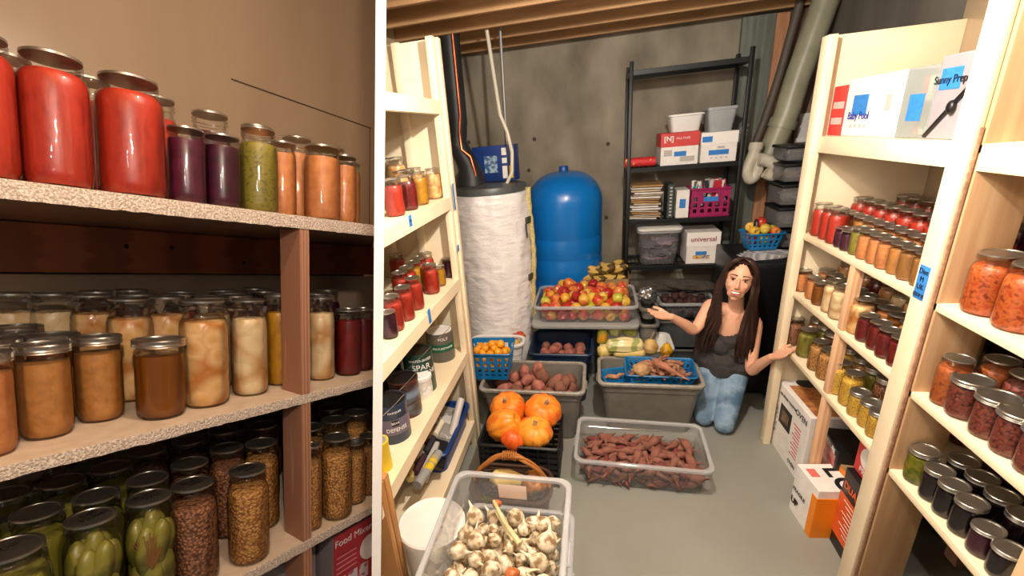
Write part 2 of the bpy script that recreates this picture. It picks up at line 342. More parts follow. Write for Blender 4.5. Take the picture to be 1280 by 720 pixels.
def ltape(uu, v, w, h, x=XL+.0008, y=None):
    p = onX(uu, v, x); o = obj('tape_label', MB().bbox((x-.0004, p.y-w/2, p.z-h/2), (x+.0006, p.y+w/2, p.z+h/2), .0003).mesh('tape_label', M_tape), LU); o['label'] = 'piece of blue painters tape'; return p
p = ltape(513, 276, .035, .05); text_on(LU, 'B4', .02, M_ink, (XL+.0016, p.y, p.z), (0, 1, 0), (0, 0, 1), 'handwriting')
ltape(537, 395, .035, .075)
p = onX(567.5, 246, XL+.012); obj('tape_label', MB().bbox((XL+.012, p.y-.012, p.z-.075), (XL+.013, p.y+.014, p.z+.075), .0003).mesh('tape_label', M_tape), LU)
p = onX(573, 310, XL+.012); obj('tape_label', MB().bbox((XL+.012, p.y-.014, p.z-.02), (XL+.013, p.y+.014, p.z+.02), .0003).mesh('tape_label', M_tape), LU)
# ------------------------------------------------------------------ jars of the right unit
SN = ['top', 'upper', 'middle', 'lower']
used = []
def put(kind, content, x, y, z, where, group, band=False, fill=.93, s=1., seg=24):
    R = JP[kind][0]*s
    for (a, b, c, r) in used:
        if abs(c-z) < .05 and (a-x)**2+(b-y)**2 < (R+r+.001)**2: return None
    used.append((x, y, z, R))
    M = T(x, y, z, random.uniform(0, 6.28), s=s)
    return jar(kind, content, M, '%s of %s, %s' % (KN[kind], NAMES[content], where), group, band, fill, seg)
def front_row(z, items, sname, grp, x0=XR+.012, sgn=1, phrase='', fs=.93, ystart=None):
    """jars side by side along the front edge, from the far end towards the camera"""
    prev = None
    for n, it in enumerate(items):
        ul, ur, vb, kind, content = it[:5]; band = it[5] if len(it) > 5 else False
        R = JP[kind][0]*fs; y = onX((ul+ur)/2, vb, x0+sgn*R*.7).y
        if prev is not None: y = min(y, prev[0]-prev[1]-R-.0012) if sgn > 0 or True else y
        elif ystart: y = min(y, ystart-R)
        prev = (y, R); st = .012 if n % 2 else 0.
        put(kind, content, x0+sgn*(R+st*.3), y, z, '%s in the front row, %s' % (ORD[n], sname), grp, band, .93, fs)
Z = SH
G2 = 'jars on the upper shelf of the right unit'; G3 = 'jars on the middle shelf of the right unit'; G4 = 'jars on the lower shelf of the right unit'
front_row(Z[1], [(1001, 1012, 289, 'quart', 'tomato'), (1012, 1022, 293, 'quart', 'tomato'), (1020, 1035, 299, 'quart', 'tomato'), (1034, 1042, 303, 'half', 'plum'), (1041, 1050, 307, 'half', 'plum'), (1048, 1065, 312, 'pint', 'relish'), (1064, 1076, 320, 'pint', 'carrot'), (1071, 1086, 325, 'pint', 'carrot'), (1085, 1104, 333, 'pint', 'carrot'), (1101, 1113, 340, 'pint', 'applesauce'), (1111, 1126, 346, 'pint', 'broth'), (1126, 1144, 353, 'pint', 'broth'), (1143, 1157, 361, 'quart', 'pepper')], 'upper shelf, far right unit', G2, ystart=2.80)
front_row(Z[2], [(991, 1007, 363, 'pint', 'carrot'), (1005, 1018, 370, 'pint', 'carrot'), (1013, 1027, 381, 'pint', 'honey'), (1024, 1041, 391, 'quart', 'pear'), (1038, 1047, 399, 'quart', 'pear'), (1057, 1075, 416, 'quart', 'peach'), (1069, 1083, 426, 'pint', 'redberry'), (1079, 1099, 435, 'pint', 'redberry'), (1093, 1110, 446, 'pint', 'redberry'), (1103, 1123, 457, 'pint', 'redberry'), (1118, 1136, 467, 'pint', 'redberry')], 'middle shelf, far right unit', G3)
front_row(Z[3], [(981, 995, 430, 'quart', 'pinto'), (992, 1008, 450, 'quart', 'pickle'), (1008, 1024, 461, 'quart', 'chickpea'), (1018, 1034, 473, 'quart', 'chickpea'), (1033, 1050, 492, 'quart', 'corn'), (1043, 1067, 505, 'quart', 'corn'), (1056, 1076, 517, 'pint', 'corn', True), (1067, 1090, 529, 'pint', 'corn', True), (1080, 1100, 542, 'pint', 'corn', True), (1088, 1110, 556, 'pint', 'corn', True)], 'lower shelf, far right unit', G4)
def back_rows(z, y0, y1, rows, sname, grp, x0=XR+.012, sgn=1, ends=''):
    """rows: list of (row number, kind, contents list, band) set one behind the other"""
    x = x0
    for (n, kind, cont, band) in rows:
        R = JP[kind][0]; y = y1; i = 0
        while y > y0:
            put(kind, cont[i % len(cont)], x0+sgn*(n*.094+R), y, z, 'row %d back, place %d, %s' % (n+1, i+1, sname), grp, band); y -= 2*R+.004; i += 1
RU = 'of the right unit'
back_rows(Z[1], 1.86, 2.80, [(1, 'pint', ['tomato']*0+['carrot', 'broth', 'carrot', 'applesauce'], False)], 'upper shelf, far right unit', G2)
back_rows(Z[1], 1.86, 2.80, [(2, 'quart', ['tomato'], False), (3, 'quart', ['tomato'], False), (4, 'quart', ['tomato']*7+['plum']*3, False)], 'upper shelf, far right unit', G2)
back_rows(Z[2], 1.86, 2.80, [(1, 'pint', ['carrot', 'honey', 'peach', 'pear', 'peach', 'redberry', 'redberry'], False), (2, 'quart', ['peach', 'pear', 'peach', 'redberry'], False), (3, 'quart', ['redberry', 'plum', 'peach'], False), (4, 'quart', ['plum', 'redberry'], False)], 'middle shelf, far right unit', G3)
back_rows(Z[3], 1.86, 2.80, [(1, 'quart', ['chickpea', 'pickle', 'pinto', 'corn', 'corn'], True), (2, 'quart', ['chickpea', 'pickle', 'corn'], False), (3, 'quart', ['pickle', 'pinto'], False)], 'lower shelf, far right unit', G4)
# near bay
N2 = 'jars on the upper shelf, near bay'; N3 = 'jars on the middle shelf, near bay'; N4 = 'jars on the lower shelf, near bay'
for i, (ul, ur, vb) in enumerate(((1189, 1245, 395.6), (1226, 1288, 417.5))):
    R = .062; p = onX((ul+ur)/2, vb, XR+.05); jar('quart', 'salsa', T(XR+.012+R, p.y, Z[1], .4+i, s=(1.28, 1.28, 1.05)), ['half gallon jar of chunky orange salsa on the upper shelf right of the taped post', 'half gallon jar of chunky orange salsa cut off by the right edge of the photo'][i], N2, False, .93, 32); used.append((XR+.012+R, p.y, Z[1], R))
def nearrow(z, items, sname, grp):
    for n, it in enumerate(items):
        ul, ur, vb, kind, content, band, s = it; R = JP[kind][0]*s; p = onX((ul+ur)/2, vb, XR+.012+R*.6); y = p.y
        used.append((XR+.012+R, y, z, R))
        jar(kind, content, T(XR+.012+R, y, z, random.uniform(0, 6), s=s), '%s of %s, %s from the taped post, %s' % (KN[kind], NAMES[content], ORD[n], sname), grp, band, .93, 32)
nearrow(Z[2], [(1157, 1189, 505, 'quart', 'stew', False, .95), (1172, 1208, 528, 'widepint', 'meat', True, 1.1), (1203, 1240, 548, 'widepint', 'meat', True, 1.1), (1224, 1272, 571, 'widepint', 'meat', True, 1.1), (1256, 1306, 592, 'widepint', 'meat', True, 1.12)], 'middle shelf, near bay', N3)
nearrow(Z[3], [(1122, 1153, 602, 'pint', 'pepper', True, 1.05), (1145, 1169, 621, 'pint', 'black', True, .95), (1160, 1188, 641, 'pint', 'black', True, .95), (1178, 1209, 665.5, 'pint', 'black', True, .95), (1200, 1234, 689, 'half', 'plum', True, .98), (1225, 1265, 711, 'half', 'black', True, 1.0)], 'lower shelf, near bay', N4)
NP = 'side plank behind the taped post'
back_rows(Z[1], .75, 1.62, [(1, 'pint', ['broth', 'tomato', 'stew'], False), (2, 'quart', ['tomato', 'broth'], False), (3, 'quart', ['stew'], False)], 'upper shelf, near bay', N2, ends=NP)
back_rows(Z[2], .75, 1.62, [(1, 'quart', ['stew', 'meat'], False), (2, 'quart', ['meat'], False), (3, 'quart', ['plum'], False)], 'middle shelf, near bay', N3, ends=NP)
back_rows(Z[3], .75, 1.62, [(1, 'pint', ['black'], True), (2, 'pint', ['plum', 'black'], False), (3, 'pint', ['black'], False)], 'lower shelf, near bay', N4, ends=NP)
# ------------------------------------------------------------------ jars of the left unit
LA = 'jars on the upper shelf of the left unit'; LB = 'jars on the middle shelf of the left unit'
front_row(LZ[1], [(538, 554, 243, 'quart', 'peach'), (519, 541, 251, 'quart', 'squashyellow'), (506, 524, 255, 'quart', 'redberry'), (484, 514, 264, 'quart', 'tomato')], 'upper shelf, left unit', LA, x0=XL-.04, sgn=-1)
front_row(LZ[2], [(557, 571, 346, 'pint', 'plum'), (549, 558, 357, 'pint', 'squashyellow'), (537, 551, 368, 'quart', 'tomato'), (519, 531, 387, 'quart', 'tomato'), (505, 519, 400, 'quart', 'tomato'), (493, 505, 410, 'quart', 'tomato'), (488, 499, 430, 'pint', 'plum')], 'middle shelf, left unit', LB, x0=XL-.04, sgn=-1)
def lrows(z, rows, sname, grp):
    for (n, kind, cont, yoff) in rows:
        R = JP[kind][0]; x = XL-.04-(n*.094+R); ymin = ucut(x-R, z, 481)+R+.02; y = 2.60-R; i = 0
        while y > ymin:
            put(kind, cont[i % len(cont)], x, y, z, 'row %d back, place %d, %s' % (n+1, i+1, sname), grp); y -= 2*R+.005; i += 1
lrows(LZ[1], [(1, 'quart', ['peach', 'pear', 'peach'], 0), (2, 'quart', ['pear', 'peach'], 0)], 'upper shelf, left unit', LA)
lrows(LZ[2], [(1, 'quart', ['tomato', 'tomato', 'squashyellow'], 0), (2, 'quart', ['tomato'], 0), (3, 'quart', ['tomato', 'plum'], 0)], 'middle shelf, left unit', LB)

a_ = onX(1113, 201, XB-.001); b_ = onX(1192, 211, XB-.001)
obj('panel_seam', MB().box((XB-.002, b_.y, a_.z-.004), (XB-.0003, a_.y, a_.z+.003)).mesh('panel_seam', mat('dark_gap', '3a3228'), False), u)
obj('panel_seam', MB().box((XB-.002, a_.y, 1.37), (XB-.0003, a_.y+.004, a_.z)).mesh('panel_seam', mat('thin_gap', '8a7860'), False), u)
for i, (uu, vv) in enumerate(((500, 246), (533, 235))):
    p = onX(uu, vv, XL-.30); jar('quart', 'peach', T(XL-.30, p.y, LZ[1], i, s=(1.25, 1.25, 1.35)), ['tall wide jar of pale peaches behind the red jar, upper left shelf', 'tall wide jar of pale peaches behind the yellow jar, upper left shelf'][i], LA)
# ------------------------------------------------------------------ containers
def rrect(cx, cy, w, d, r, z, n=5):
    r = min(r, w/2-.001, d/2-.001); out = []
    for (sx, sy, a0) in ((1, 1, 0), (-1, 1, 90), (-1, -1, 180), (1, -1, 270)):
        for k in range(n+1):
            a = math.radians(a0+90*k/n); out.append(Vector((cx+sx*(w/2-r)+r*math.cos(a), cy+sy*(d/2-r)+r*math.sin(a), z)))
    return out
def loft(mb, loops, cap0=True, cap1=False):
    n = len(loops[0]); vs = [v for l in loops for v in l]; fs = []
    for i in range(len(loops)-1):
        for k in range(n): k2 = (k+1) % n; fs.append((i*n+k, i*n+k2, (i+1)*n+k2, (i+1)*n+k))
    if cap0: fs.append(tuple(range(n))[::-1])
    if cap1: fs.append(tuple((len(loops)-1)*n+k for k in range(n)))
    return mb.add(vs, fs)
def bin_(name, label, cat, x0, x1, y0, y1, z0, z1, m, rimm=None, taper=.04, r=.05, wall=.004, lip=.018, clear=False, ribs=0, handles=True, group=None, rz=0.):
    cx, cy, w, d, h = (x0+x1)/2, (y0+y1)/2, x1-x0, y1-y0, z1-z0
    t = thing(name, label, cat, T(cx, cy, z0, rz), group)
    w -= 2*lip; d -= 2*lip
    def L(f, off=0, zz=None): return rrect(0, 0, w-2*taper*(1-f)+2*off, d-2*taper*(1-f)+2*off, r, h*f if zz is None else zz)
    b = MB()
    lo = [L(0, -.012), L(.02), L(.5), L(.80), L(.81, .006), L(.97, .006)] if not clear else [L(0, -.02, .0), L(.03, -.004), L(.08), L(.7), L(.72, .004), L(.98, .004)]
    if not clear: lo += [L(.97, .003), L(.8, -wall), L(.04, -wall), ]
    loft(b, lo, True, not clear)
    obj('body', b.mesh('bin_body', m), t)
    rm = MB(); loft(rm, [L(1, .0, h-.02), L(1, lip, h-.022), L(1, lip+.002, h-.006), L(1, lip-.003, h), L(1, .002, h), L(1, -.003, h-.004), L(1, -.003, h-.018)], False, False)
    n = len(lo[0]); obj('rim', rm.mesh('bin_rim', rimm or m), t)
    if handles:
        for s in (-1, 1):
            hb = MB().tube([(s*(w/2+.004), -.06, h*.86), (s*(w/2+.022), -.05, h*.84), (s*(w/2+.022), .05, h*.84), (s*(w/2+.004), .06, h*.86)], .007, 8); obj('handle', hb.mesh('bin_handle', rimm or m), t)
    return t
def basket(name, label, cat, w, d, h, M, m, taper=.03, rows=2, cell=.02, solid=None, r=.02, group=None):
    """plastic basket whose walls really have rows of holes"""
    t = thing(name, label, cat, M, group); b = MB(); per = rrect(0, 0, w, d, r, 0, 3); P = []
    for i in range(len(per)):
        a, c = per[i], per[(i+1) % len(per)]; n = max(1, int((c-a).length/(cell/2)))
        for k in range(n): P.append(a.lerp(c, k/n))
    nz = max(6, int(h/(cell*.55))); idx = {}
    for j in range(nz+1):
        f = j/nz; s = 1
        for i, p in enumerate(P): 
            q = Vector((p.x*(1-2*taper*(1-f)/w), p.y*(1-2*taper*(1-f)/d), h*f)); b.v.append(tuple(q))
    n = len(P)
    for j in range(nz):
        for i in range(n):
            hole = (i % 4 in (1, 2)) and (j % 3 != 0) and .12 < j/nz < .82
            if not hole: i2 = (i+1) % n; b.f.append((j*n+i, j*n+i2, (j+1)*n+i2, (j+1)*n+i)); b.mi.append(0)
    b.f.append(tuple(range(n))[::-1]); b.mi.append(0)
    me = b.mesh('basket_wall', m, False); o = obj('wall', me, t); sm = o.modifiers.new('thickness', 'SOLIDIFY'); sm.thickness = .003
    rm = MB().tube(rrect(0, 0, w+.008, d+.008, r+.004, h, 4), .006, 6, closed=True); obj('rim', rm.mesh('basket_rim', m), t)
    return t
def pack(n, r, x0, x1, y0, y1, z0, it=160, heap=0., seed=1, jit=.12, zs=1.):
    rs = np.random.RandomState(seed); R = r*(1+jit*(rs.rand(n)*2-1))
    P = np.stack([rs.uniform(x0+r, x1-r, n), rs.uniform(y0+r, y1-r, n), z0+r+rs.rand(n)*n*r*1.2/max(1, ((x1-x0)*(y1-y0)/(4*r*r)))], 1)
    P = P.copy()
    for k in range(it):
        P[:, 2] -= r*.10
        if heap: P[:, 0] += ((x0+x1)/2-P[:, 0])*heap; P[:, 1] += ((y0+y1)/2-P[:, 1])*heap
        for _ in range(3):
            d = P[:, None]-P[None]; D = np.sqrt((d**2).sum(-1))+np.eye(n)*9; m = (R[:, None]+R[None])-D
            m = np.where(m > 0, m, 0); push = (d/D[..., None])*(m*.5)[..., None]; P += push.sum(1)*.7
            P[:, 0] = np.clip(P[:, 0], x0+R, x1-R); P[:, 1] = np.clip(P[:, 1], y0+R, y1-R); P[:, 2] = np.maximum(P[:, 2], z0+R)
    return P, R
def rot_rand(rs=random): return Euler((rs.uniform(0, 6.28), rs.uniform(0, 6.28), rs.uniform(0, 6.28))).to_matrix().to_4x4()
def scatter(name, cat, meshes, labels, P, R, group, base_r, flat=False, rots=None, stems=None):
    protos = []
    for i in range(len(P)):
        k = random.randrange(len(meshes)); M = Matrix.Translation(P[i]) @ (rots(i) if rots else rot_rand()) @ Matrix.Diagonal((*([R[i]/base_r]*3), 1))
        lab = labels[k] if isinstance(labels, (list, tuple)) else labels
        o = obj(name, meshes[k]); o.matrix_world = M; tag(o, lab, cat, group if isinstance(group, str) else group[k])
# ---- produce shapes
def lumpy(rx, ry, rz, amp=.08, sc=2., seed=0, m=None, sub=3, name='lump', fn=None):
    b = MB().ball((0, 0, 0), (rx, ry, rz), sub, disp=lambda d: 1+amp*noise.noise(d*sc+Vector((seed*7.1, seed*3.3, seed))))
    if fn: b.v = [tuple(fn(Vector(v))) for v in b.v]
    return b.mesh(name, m)
def apple_mesh(m, seed):
    b = MB(); pr = [(0, .72), (.12, .78), (.3, .93), (.6, 1.0), (.88, .82), (1.02, .35), (1.0, -.1), (.85, -.6), (.6, -.88), (.3, -.94), (.12, -.88), (.0, -.82)]
    b.lathe([(max(r, .001)*.036, z*.034) for r, z in pr], 16, cap=(False, False)); b.cur = 1; b.tube([(0, 0, .024), (.001, 0, .033), (.004, .001, .040)], .0014, 5)
    return b.mesh('apple', [m, MATS.get('stem_brown') or mat('stem_brown', '5a4028')])
M_ap = [mat_rim('apple_red_yellow', 'c0281c', 'dda62c', 'd2602a', scale=9), mat_rim('apple_yellow_blush', 'e0b440', 'd25a34', 'ddb24c', scale=8), mat_rim('apple_green_yellow', 'b4b83a', 'd8b84c', None, scale=8), mat_rim('apple_deep_red', 'a01a1c', 'c23a24', 'b02820', scale=9), mat_rim('apple_orange_red', 'd66a34', 'c8402c', 'dd9040', scale=9)]
APL = [apple_mesh(m, i) for i, m in enumerate(M_ap)]
APN = ['red apple with yellow patches', 'yellow apple with a red blush', 'green yellow apple', 'deep red apple', 'orange red apple']
def pumpkin(M, label, R=.11, flat=.72, mk='pumpkin_orange', c=('ee7a1a', 'e0601a', 'f0902a'), ribs=10, cat='pumpkin', stem=True, scar=False, group=None):
    t = thing('pumpkin', label, cat, M, group); b = MB()
    vs = []; n = 60; k = 22; fs = []
    for j in range(k+1):
        ph = -PI/2+PI*j/k
        for i in range(n):
            a = 2*PI*i/n; rib = 1-.07*abs(math.cos(a*ribs/2))**6; rr = math.cos(ph)**.8*rib if math.cos(ph) > 0 else 0
            z = math.sin(ph)*flat*(1-.28*max(0, 1-(rr/.45))) if rr < .45 else math.sin(ph)*flat
            q = Vector((R*rr*math.cos(a), R*rr*math.sin(a), R*z)); q *= 1+.03*noise.noise(q*25+Vector((R*99, 0, 0))); vs.append(q)
    for j in range(k):
        for i in range(n): i2 = (i+1) % n; fs.append((j*n+i, j*n+i2, (j+1)*n+i2, (j+1)*n+i))
    b.add(vs, fs); obj('skin', b.mesh('pumpkin_skin', mat(mk, c[0], c[1], rough=.45, scale=9, c3=c[2], bump=.25, bscale=60, coat=.1)), t)
    if stem: s = MB().tube([(0, 0, R*flat*.66), (.004, .002, R*flat*.9), (.012, .004, R*flat*1.05)], [.016, .011, .013], 8); obj('stem', s.mesh('pumpkin_stem', mat('corky_stem', 'b59a74', '8f7652', rough=.8, scale=40, bump=.3)), t)
    return t
def veg(name, label, cat, M, pts, rad, m, n=14, ribs=0, group=None, stem=None, bump_amp=.0):
    """tapered elongated vegetable along a path"""
    t = thing(name, label, cat, M, group) if stem else None
    pts = [Vector(p) for p in pts]; P = []; RR = []
    k = len(pts)
    for i in range((k-1)*5+1):
        f = i/5; j = min(int(f), k-2); a = f-j; p0 = pts[max(j-1, 0)]; p1 = pts[j]; p2 = pts[j+1]; p3 = pts[min(j+2, k-1)]
        q = .5*((2*p1)+(-p0+p2)*a+(2*p0-5*p1+4*p2-p3)*a*a+(-p0+3*p1-3*p2+p3)*a**3); P.append(q)
        r0 = rad[j]; r1 = rad[j+1]; s = a*a*(3-2*a); RR.append(r0+(r1-r0)*s)
    b = MB().tube(P, RR, n)
    if ribs or bump_amp:
        nv = []
        for i in range(len(P)):
            for q in range(n):
                v = Vector(b.v[i*n+q]); d = v-P[i]; v = P[i]+d*(1+(.06*math.cos(ribs*2*PI*q/n) if ribs else 0)+bump_amp*noise.noise(v*40)); nv.append(tuple(v))
        b.v = nv
    me = b.mesh(name, m)
    if not stem: o = obj(name, me); o.matrix_world = M; return tag(o, label, cat, group)
    obj('skin', me, t); s = MB().tube(stem[0], stem[1], 7); obj('stem', s.mesh('stem', mat('corky_stem', 'b59a74', '8f7652', rough=.8, scale=40, bump=.3)), t); return t
# ---- garlic
def garlic_mesh(seed):
    rs = random.Random(seed); b = MB(); n = 30; vs = []; fs = []; prof = [(.0, -.82), (.35, -.86), (.75, -.66), (1., -.2), (.97, .25), (.72, .66), (.4, .95), (.2, 1.25), (.13, 1.6), (.11, 1.95), (.12, 2.1)]
    dx, dy = rs.uniform(-.5, .5), rs.uniform(-.5, .5); L = rs.uniform(.7, 1.2)
    for j, (r, z) in enumerate(prof):
        for i in range(n):
            a = 2*PI*i/n; k = 1+(.10*abs(math.sin(a*3.5+seed)))*(1 if j < 7 else .2)-.05
            bend = max(0, z-.9); z2 = z if z < 1 else 1+(z-1)*L
            p = Vector((r*k*math.cos(a)+dx*bend, r*k*math.sin(a)+dy*bend, z2))*.028; p *= 1+.06*noise.noise(p*60+Vector((seed, 0, 0))); vs.append(p)
    for j in range(len(prof)-1):
        for i in range(n): i2 = (i+1) % n; fs.append((j*n+i, j*n+i2, (j+1)*n+i2, (j+1)*n+i))
    b.add(vs, fs); b.cur = 1
    for q in range(14):
        a = rs.uniform(0, 6.28); r = rs.uniform(.001, .008); b.tube([(r*math.cos(a), r*math.sin(a), -.021), (r*2*math.cos(a), r*2*math.sin(a), -.029), (r*3*math.cos(a)+rs.uniform(-.003, .003), r*3*math.sin(a), -.034)], .0006, 3)
    return b.mesh('garlic_bulb', [mat('garlic_skin', 'ece2cc', '8a6c48', rough=.6, scale=34, c3='d6c6a6', bump=.35, bscale=120, contrast=(.38, .60)), mat('garlic_roots', '8a7554', rough=.9)])
GX0, GX1, GY0, GY1 = -.61, -.095, .93, 1.63
bin_('storage_bin', 'clear plastic bin under the garlic bin, standing on the floor', 'bin', GX0, GX1+.004, GY0+.12, GY1+.13, 0, .29, M_clear, M_clear_rim, taper=.03, clear=True)
for i in range(10): pass
g = bin_('storage_bin', 'clear plastic bin heaped with garlic bulbs, nearest the camera', 'bin', GX0, GX1, GY0, GY1, .292, .60, M_clear, M_clear_rim, taper=.035, clear=True)
lb = obj('paper_label', MB().bbox((-.06, .0, 0), (.065, .0008, .08), .0003).mesh('paper_label', mat('pinkish_paper', 'f4ded4', rough=.7)), g); lb.matrix_local = T(.0, (GY1-GY0)/2-.052, .215, 0, .08)
lb['label'] = 'blank pinkish white paper label'
# brown paper sack part fills the garlic bin's foot, bulbs above
gm = [garlic_mesh(i) for i in range(7)]
P, R = pack(130, .037, GX0+.045, GX1-.045, GY0+.05, GY1-.05, .30, seed=3, it=170, jit=.25)
order = np.argsort(-P[:, 2])
scatter('garlic_bulb', 'garlic', gm, 'dirty white garlic bulb with a dried stalk, heaped in the clear bin nearest the camera', P, R, 'garlic bulbs in the nearest clear bin', .031, rots=lambda i: Euler((random.uniform(-1.1, 1.1), random.uniform(-1.1, 1.1), random.uniform(0, 6))).to_matrix().to_4x4())
zt = P[:, 2].max()
M_stalk = mat('dry_garlic_stalk', 'e3d6a8', 'c8b888', rough=.6, scale=20, stretch=(1, 1, .2))
def stalk(uv, z, r, label, m=M_stalk):
    pts = [onZ(a, b_, z+dz) for (a, b_, dz) in uv]; o = obj('garlic_stalk', MB().tube(pts, r, 8).mesh('garlic_stalk', m)); return tag(o, label, 'garlic stalk')
stalk([(617, 626, .05), (632, 655, .035), (650, 680, .02)], zt-.01, [.007, .010, .012], 'thick pale dried stalk lying across the garlic bulbs')
stalk([(620, 640, .03), (633, 662, .02), (642, 676, .015)], zt-.01, [.005, .007, .008], 'thinner pale stalk lying left of the thick one on the garlic')
stalk([(604, 618, .06), (608, 624, .05), (610, 630, .03)], zt+.0, [.001, .004, .003], 'short green sprout sticking up from the garlic', mat('green_sprout', '4a6a24'))
for (uu, v_, s_, lab) in ((640, 716, .03, 'orange papery shallot at the near end of the garlic'), (621, 628, .022, 'orange brown papery shallot near the far end of the garlic')):
    p = onZ(uu, v_, zt+.03); o = obj('shallot', lumpy(s_, s_*.8, s_*.8, .1, 2, 3, mat('shallot_skin', 'c8743c', 'a8582c', rough=.4, scale=30), name='shallot')); o.matrix_world = T(p.x, p.y, p.z-.008, .5); tag(o, lab, 'shallot')
# ---- white bucket by the left shelving
bk = thing('bucket', 'white lidded plastic bucket beside the garlic bin, under the left shelving', 'bucket', T(-.775, 1.46, 0))
obj('body', MB().lathe([(.125, 0), (.13, .01), (.145, .40), (.15, .405), (.15, .42)], 40).mesh('bucket_body', M_wplastic), bk)
obj('lid', MB().lathe([(.150, .418), (.157, .42), (.158, .442), (.152, .448), (.146, .442), (.14, .438), (.001, .44)], 40, cap=(False, False)).mesh('bucket_lid', M_wplastic), bk)
bk.location.x = -.70; bk.scale = (.95, .95, 1)
# ---- wicker basket with squash
bs = thing('wicker_basket', 'brown wicker basket with an arched handle between the garlic bin and the black crate', 'basket', T(-.44, 1.98, 0))
M_wick = mat('wicker', '4a2e1a', '2e1c10', rough=.5, scale=60, kind='wave', bump=.4)
wb = MB()
for j in range(15):
    f = j/14; w_ = .34+.08*f; d_ = .22+.05*f; ring = rrect(0, 0, w_, d_, .08, .02+.2*f, 8)
    wb.tube([p+Vector((0, 0, .004*math.sin(i*1.9+j*PI))) for i, p in enumerate(ring)], .0075, 6, closed=True)
wb.box((-.16, -.1, .012), (.16, .1, .02)); obj('body', wb.mesh('wicker_body', M_wick), bs)
obj('rim', MB().tube(rrect(0, 0, .43, .28, .09, .235, 8), .012, 8, closed=True).mesh('wicker_rim', M_wick), bs)
hd = MB()
for q in range(3):
    pts = [(-.215+.43*t, .012*math.sin(t*9+q*2.1), .22+.20*math.sin(PI*t)**.7+.008*math.cos(t*9+q*2.1)) for t in np.linspace(0, 1, 30)]; hd.tube(pts, .0085, 8)
for t in np.linspace(.42, .58, 7): hd.tube([(-.215+.43*t+.0, .024*math.cos(a), .22+.2*math.sin(PI*t)**.7+.022*math.sin(a)) for a in np.linspace(0, 2*PI, 10)], .004, 6)
obj('handle', hd.mesh('wicker_handle', mat('wicker_light', 'c07c3a', '9a5c28', rough=.45, scale=50, kind='wave')), bs)
veg('yellow_squash', 'smooth pale yellow squash in the wicker basket', 'squash', T(-.46, 1.99, .255, .25), [(-.10, 0, 0), (-.06, 0, .005), (0, 0, .0), (.07, -.01, -.01), (.12, -.02, -.015)], [.006, .052, .05, .034, .008], mat('pale_yellow_skin', 'e6cf86', 'dcc070', rough=.4, scale=10, coat=.2), 20)
t = pumpkin(T(-.315, 1.985, .24, 0, .5), 'dark green acorn squash with an orange patch in the wicker basket', .075, .85, 'green_orange_skin', ('1d2c18', '263a1e', 'b06a1e'), 10, 'squash')
# ---- black crate with pumpkins
M_crate = M_blk; ct = thing('crate', 'black slatted plastic crate heaped with orange pumpkins', 'crate', T(-.445, 2.42, 0))
cb = MB(); cw, cdp, ch_ = .47, .36, .28
for k in range(7):
    z = .01+k*.042
    for s in (-1, 1): cb.bbox((-cw/2, s*cdp/2-.004, z), (cw/2, s*cdp/2+.004, z+.024), .002); cb.bbox((s*cw/2-.004, -cdp/2, z), (s*cw/2+.004, cdp/2, z+.024), .002)
for i in range(9):
    x = -cw/2+cw*i/8
    for s in (-1, 1): cb.bbox((x-.006, s*cdp/2-.006, 0), (x+.006, s*cdp/2+.006, ch_), .002)
cb.box((-cw/2, -cdp/2, 0), (cw/2, cdp/2, .008)); obj('body', cb.mesh('crate_body', M_crate), ct)
obj('rim', MB().tube(rrect(0, 0, cw+.01, cdp+.01, .02, ch_, 3), .011, 6, closed=True).mesh('crate_rim', M_crate), ct)
pumpkin(T(-.545, 2.52, .36, .3, .35, -.3), 'orange pumpkin with a pale scar, at the back left of the black crate', .118, .8)
pumpkin(T(-.545, 2.36, .345, 1.2, 1.0, .5), 'long warty yellow orange pumpkin lying on its side at the front left of the crate', .098, 1.12, 'warty_skin', ('ec861a', 'd8681a', 'f09a2c'), 9, stem=False)
pumpkin(T(-.315, 2.50, .37, .2, .35, .2), 'round orange pumpkin with a corky stem, at the back right of the black crate', .118, .74, 'pumpkin_orange')
pumpkin(T(-.35, 2.33, .33, .9, .15, -.1), 'yellow mottled orange pumpkin at the front right of the black crate', .11, .66, 'pumpkin_yellow', ('f08c20', 'e2681a', 'f0a436'))
pumpkin(T(-.475, 2.30, .30, .9, .3, .1), 'plain red orange pumpkin wedged low at the front of the black crate', .085, .8, 'pumpkin_red', ('e8561a', 'd84a16', 'ee6a22'), stem=False)
pumpkin(T(-.44, 2.46, .25, .9, .3, .1), 'red orange pumpkin at the bottom of the black crate, between the others', .085, .8, 'pumpkin_red', stem=False)
# ---- grey tote with red potatoes
M_pot = [mat('red_potato_skin', 'a0604f', '8a4a40', rough=.7, scale=20, c3='b07060', bump=.15), mat('brown_red_potato_skin', '94614c', '7a4e40', rough=.75, scale=18, bump=.15)]
def potato(s, m): return lumpy(.048, .037, .034, .16, 1.3, s, M_pot[m], name='potato')
pots = [potato(i, i % 2) for i in range(5)]
bin_('storage_tote', 'large grey plastic tote of red potatoes behind the black crate', 'tote', -.775, -.06, 2.66, 3.11, 0, .41, M_gray_tote, M_tote_rim, taper=.05)
P, R = pack(56, .046, -.71, -.12, 2.73, 3.05, .19, seed=5, heap=.002)
scatter('red_potato', 'potato', pots, 'red skinned potato in the large grey tote behind the pumpkins', P, R, 'red potatoes in the grey tote', .040)
